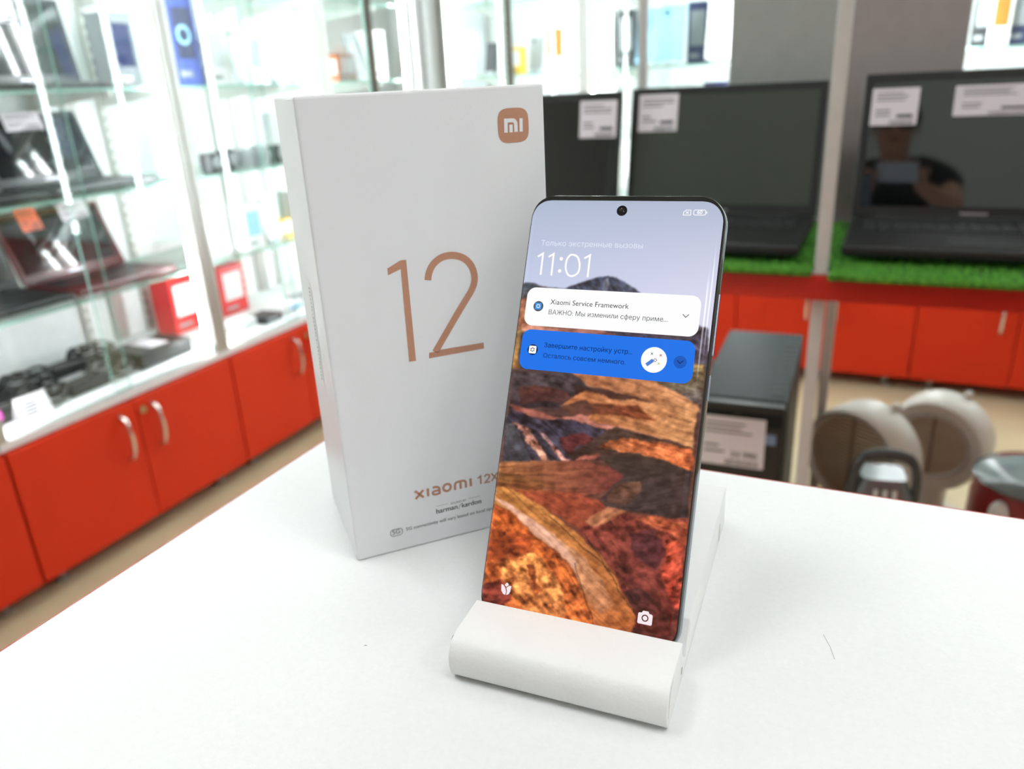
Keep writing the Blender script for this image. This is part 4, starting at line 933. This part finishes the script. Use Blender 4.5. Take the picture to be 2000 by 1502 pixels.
fill(wB, 'middle shelf', S2, 'left', [(1.63, .12, 'box', 'white', 'red', .07, .12), (1.70, .07, 'speaker', 'black', '', .055, .055), (1.765, .07, 'speaker', 'black', '', .055, .06), (1.83, .07, 'speaker', 'grey', '', .055, .055), (1.90, .07, 'speaker', 'grey', '', .055, .06), (1.97, .07, 'speaker', 'black', '', .055, .055), (2.06, .1, 'box', 'white', 'pale green', .08, .15)], GB)
fill(wB, 'low shelf', S3, 'left', [(1.63, .1, 'phone', 'pale grey', '', .05, .14), (1.71, .12, 'box', 'white', 'pale grey', .08, .15), (1.81, .08, 'box', 'white', 'pale blue', .075, .13), (1.90, .07, 'phone', 'white', '', .05, .14), (1.97, .1, 'box', 'yellow', 'white', .07, .06), (2.06, .1, 'box', 'white', 'grey', .07, .14)], GB)
fill(wB, 'floor', B0, 'left', [(1.66, .26, 'box', 'red', 'white', .11, .17), (1.72, .08, 'box', 'white', 'pale grey', .07, .03), (1.81, .06, 'box', 'black', 'grey', .08, .022), (1.86, .26, 'box', 'red', 'pale grey', .11, .16), (1.93, .07, 'box', 'white', 'pale blue', .08, .03), (2.03, .08, 'box', 'grey', 'white', .09, .03)], GB)
wC = 'showcase left of the corner column'
fill(wC, 'top shelf', S1, 'left', [(2.24, .1, 'box', 'white', 'pale grey', .07, .16), (2.31, .09, 'box', 'orange', 'white', .045, .08), (2.39, .09, 'box', 'brown', 'grey', .10, .09), (2.50, .1, 'phone', 'grey', '', .05, .15), (2.61, .1, 'box', 'white', 'pale green', .08, .17)], GC)
def back(px, dep=.1): return aty(px, BY + dep).x
wD = 'showcase right of the corner column'
fill(wD, 'eye-level shelf', S1, 'back', [(back((905, 150)), .12, 'box', 'white', 'pale green', .075, .16), (back((956, 150)), .1, 'phone', 'black', '', .05, .11), (back((1012, 150)), .08, 'box', 'yellow', 'white', .05, .095), (back((1046, 150)), .09, 'phone', 'pale grey', '', .05, .12), (back((1090, 150)), .08, 'box', 'white', 'orange', .085, .17)], GD)
wE = 'showcase behind the middle laptop'
fill(wE, 'eye-level shelf', S1, 'back', [(back((1178, 140)), .1, 'box', 'white', 'pale grey', .075, .19), (back((1222, 140)), .1, 'box', 'black', 'grey', .055, .19), (back((1262, 140)), .09, 'phone', 'pale blue', '', .06, .185), (back((1308, 140)), .09, 'phone', 'pale blue', '', .06, .19), (back((1352, 140)), .16, 'box', 'dark blue', 'grey', .07, .2), (back((1402, 140)), .08, 'phone', 'white', '', .06, .2)], GD)
fill(wE, 'lower shelf', S2, 'back', [(back((1180, 200)), .1, 'box', 'white', 'grey', .09, .17), (back((1275, 200)), .1, 'box', 'grey', 'white', .09, .16), (back((1335, 200)), .1, 'box', 'pale grey', 'blue', .07, .17), (back((1395, 200)), .1, 'box', 'dark blue', 'red', .08, .17)], GD)
wF = 'showcase at the right frame edge'
fill(wF, 'eye-level shelf', S1, 'back', [(back((1912, 100)), .12, 'box', 'black', 'grey', .05, .19), (back((1945, 100)), .09, 'box', 'white', 'orange', .055, .18), (back((1985, 100)), .1, 'box', 'dark blue', 'grey', .07, .18)], GD)
fill(wF, 'lower shelf', S2, 'back', [(back((1925, 170)), .1, 'box', 'white', 'pale grey', .08, .17), (back((1990, 170)), .1, 'box', 'blue', 'black', .07, .17)], GD)
# the picture on the tall blue box: a round lens ring
pbx = [o for o in bpy.data.objects if o.name.startswith('product_box') and o.get('label', '').startswith('blue box, second')][0]
F_ = Matrix(((1, 0, 0, 0), (0, 0, -1, 0), (0, 1, 0, 0), (0, 0, 0, 1)))
MB().stroke(circle(0, .125, .02, 28), .009, .001, closed=True).build('ring_print', COLS['pale blue'], pbx, xf=F_)

# ------------------------------------------------------------------ the photographer behind the counter (mirrored in the right laptop's screen)
def grow(name, joints, bones, material, parent=None, root=0, sub=1):
    """one continuous skin over a skeleton of joints (x, y, z, radius)"""
    me = bpy.data.meshes.new(name); me.from_pydata([j[:3] for j in joints], bones, [])
    o = bpy.data.objects.new(name, me); COL.objects.link(o)
    sk = o.modifiers.new('skin', 'SKIN'); sk.use_smooth_shade = True
    if not me.skin_vertices: me.attributes.new('skin', 'FLOAT', 'POINT')
    for i, j in enumerate(joints):
        v = me.skin_vertices[0].data[i]; v.radius = (j[3], j[4] if len(j) > 4 else j[3]); v.use_root = (i == root)
    sb = o.modifiers.new('subsurf', 'SUBSURF'); sb.levels = sb.render_levels = sub
    dg = bpy.context.evaluated_depsgraph_get(); dg.update(); m2 = bpy.data.meshes.new_from_object(o.evaluated_get(dg)); m2.name = name
    bpy.data.objects.remove(o); m2.materials.clear(); m2.materials.append(material)
    for p in m2.polygons: p.use_smooth = True
    r = bpy.data.objects.new(name, m2); COL.objects.link(r)
    if parent: r.parent = parent
    return r
M_SKIN = mat('skin', (196, 148, 122), 0.5); M_SHIRT = mat('black_cotton', (18, 18, 20), 0.9); M_JEAN = mat('dark_denim', (34, 38, 50), 0.9); M_HAIR = mat('dark_hair', (30, 24, 20), 0.6)
PX, PY = .04, -.72
person = empty('person', 'person in black t-shirt holding a phone, mirrored in the right laptop', 'person', (0, 0, 0))
J = [(PX, -.90, .62, .13, .10), (PX, -.82, .76, .125, .095), (PX, -.67, .97, .14, .10), (PX - .01, -.57, 1.09, .10, .08), (PX - .02, -.52, 1.15, .052), (PX - .03, -.48, 1.20, .062), (PX - .035, -.455, 1.255, .078, .086), (PX - .035, -.45, 1.315, .066, .075)]
Bn = [(i, i + 1) for i in range(7)]
def chain(start, pts):
    k = start
    for p in pts: J.append(p); Bn.append((k, len(J) - 1)); k = len(J) - 1
    return k
for s in (1, -1):
    sh = chain(3, [(PX + .13 * s, -.58, 1.09, .062), (PX + .185 * s, -.57, 1.065, .056), (PX + .2 * s, -.44, .99, .047), (PX + .205 * s, -.33, .94, .040), (PX + .135 * s, -.21, .975, .036), (PX * .6 + .088 * s, -.115, 1.005, .026)])
    palm = chain(sh, [(.02 + .088 * s, -.075, 1.018, .026, .014), (.02 + .09 * s, -.05, 1.03, .026, .013)])
    for k in range(4):
        dz = .022 - .014 * k; ln = (.9, 1.0, .95, .78)[k]
        chain(palm, [(.02 + .096 * s, -.034, 1.03 + dz, .009), (.02 + .098 * s, -.034 + .018 * ln, 1.03 + dz, .0085), (.02 + .086 * s, -.034 + .026 * ln, 1.03 + dz, .008), (.02 + .074 * s, -.034 + .024 * ln, 1.03 + dz, .0065)])
    chain(sh + 1, [(.02 + .076 * s, -.062, 1.036, .012), (.02 + .066 * s, -.042, 1.046, .0095), (.02 + .05 * s, -.034, 1.046, .0075)])
    chain(0, [(PX + .09 * s, -.88, .60, .085), (PX + .12 * s, -.66, .59, .074), (PX + .13 * s, -.47, .57, .058), (PX + .13 * s, -.47, .36, .052), (PX + .13 * s, -.49, .12, .036), (PX + .13 * s, -.47, .05, .036), (PX + .14 * s, -.37, .035, .032)])
grow('body', J, Bn, M_SKIN, person, 0, 2)
T = [(PX, -.90, .64, .15, .115), (PX, -.82, .76, .142, .11), (PX, -.67, .97, .155, .115), (PX - .01, -.575, 1.085, .115, .092), (PX - .015, -.54, 1.125, .07)]; TB = [(0, 1), (1, 2), (2, 3), (3, 4)]
for s in (1, -1):
    n0 = len(T); T += [(PX + .13 * s, -.58, 1.09, .074), (PX + .19 * s, -.57, 1.065, .070), (PX + .2 * s, -.46, 1.0, .064)]; TB += [(3, n0), (n0, n0 + 1), (n0 + 1, n0 + 2)]
grow('t_shirt', T, TB, M_SHIRT, person, 0, 2)
T = [(PX, -.90, .62, .14, .11)]; TB = []
for s in (1, -1):
    n0 = len(T); T += [(PX + .09 * s, -.88, .60, .098), (PX + .12 * s, -.66, .59, .086), (PX + .13 * s, -.47, .57, .072), (PX + .13 * s, -.47, .36, .066), (PX + .13 * s, -.49, .13, .058)]; TB += [(0, n0)] + [(n0 + i, n0 + i + 1) for i in range(4)]
grow('trousers', T, TB, M_JEAN, person, 0, 2)
HC = Matrix.Translation((PX - .035, -.462, 1.285)) @ Matrix.Rotation(radians(-12), 4, 'X')
MB().lathe([(.0001, .102), (.05, .094), (.082, .066), (.094, .03), (.09, -.01)], 24, HC, cap=False).build('hair', M_HAIR, person, smooth=True)
for s in (1, -1):
    MB().lathe([(.0001, .008), (.008, .005), (.011, 0), (.008, -.005), (.0001, -.008)], 12, Matrix.Translation((PX - .035 + .031 * s, -.375, 1.275))).build('eye', M_RIBM, person, smooth=True)
    MB().lathe([(.0001, .006), (.016, .002), (.02, 0), (.012, -.006)], 14, Matrix.Translation((PX - .035 + .082 * s, -.45, 1.262)) @ Matrix.Rotation(pi / 2 * s, 4, 'Y') @ Matrix.Diagonal((1.5, 1, 1, 1))).build('ear', M_SKIN, person, smooth=True)
MB().tube([(PX - .035, -.374, 1.278), (PX - .035, -.362, 1.256), (PX - .035, -.352, 1.243), (PX - .035, -.37, 1.238)], .010, 8).build('nose', M_SKIN, person, smooth=True)
MB().tube([(PX - .058, -.378, 1.216), (PX - .035, -.37, 1.214), (PX - .012, -.378, 1.216)], .006, 8).build('mouth', mat('lips', (160, 96, 86), .5), person, smooth=True)
hp = empty('held_phone', 'pale phone held up by the person, mirrored in the right laptop', 'phone', matrix=Matrix.Translation(CAM - FWD * .016 + RGT * .02 + DWN * .012) @ M3.to_4x4())
MB().rings([[(x, y, z) for x, y in rrect(-.076, .076, -.036, .036, .008)] for z in (0, .0075)]).build('case', mat('pale_phone_back', (190, 196, 206), .3), hp, bevel=.001)
MB().box(-.072, .072, -.033, .033, .0075, .0079).build('screen', M_GLASSB, hp)
stl = empty('stool', 'grey round stool under the person behind the counter', 'stool', (PX, -.92, 0))
MB().lathe([(.15, .42), (.165, .43), (.165, .455), (.15, .465), (.0001, .467)], 30).build('seat', M_GPD, stl, smooth=True)
for k in range(4): a = pi / 4 + k * pi / 2; MB().cyl((.19 * cos(a), .19 * sin(a), 0), (.12 * cos(a), .12 * sin(a), .425), .012, 10).build('leg', M_ALU, stl, smooth=True)
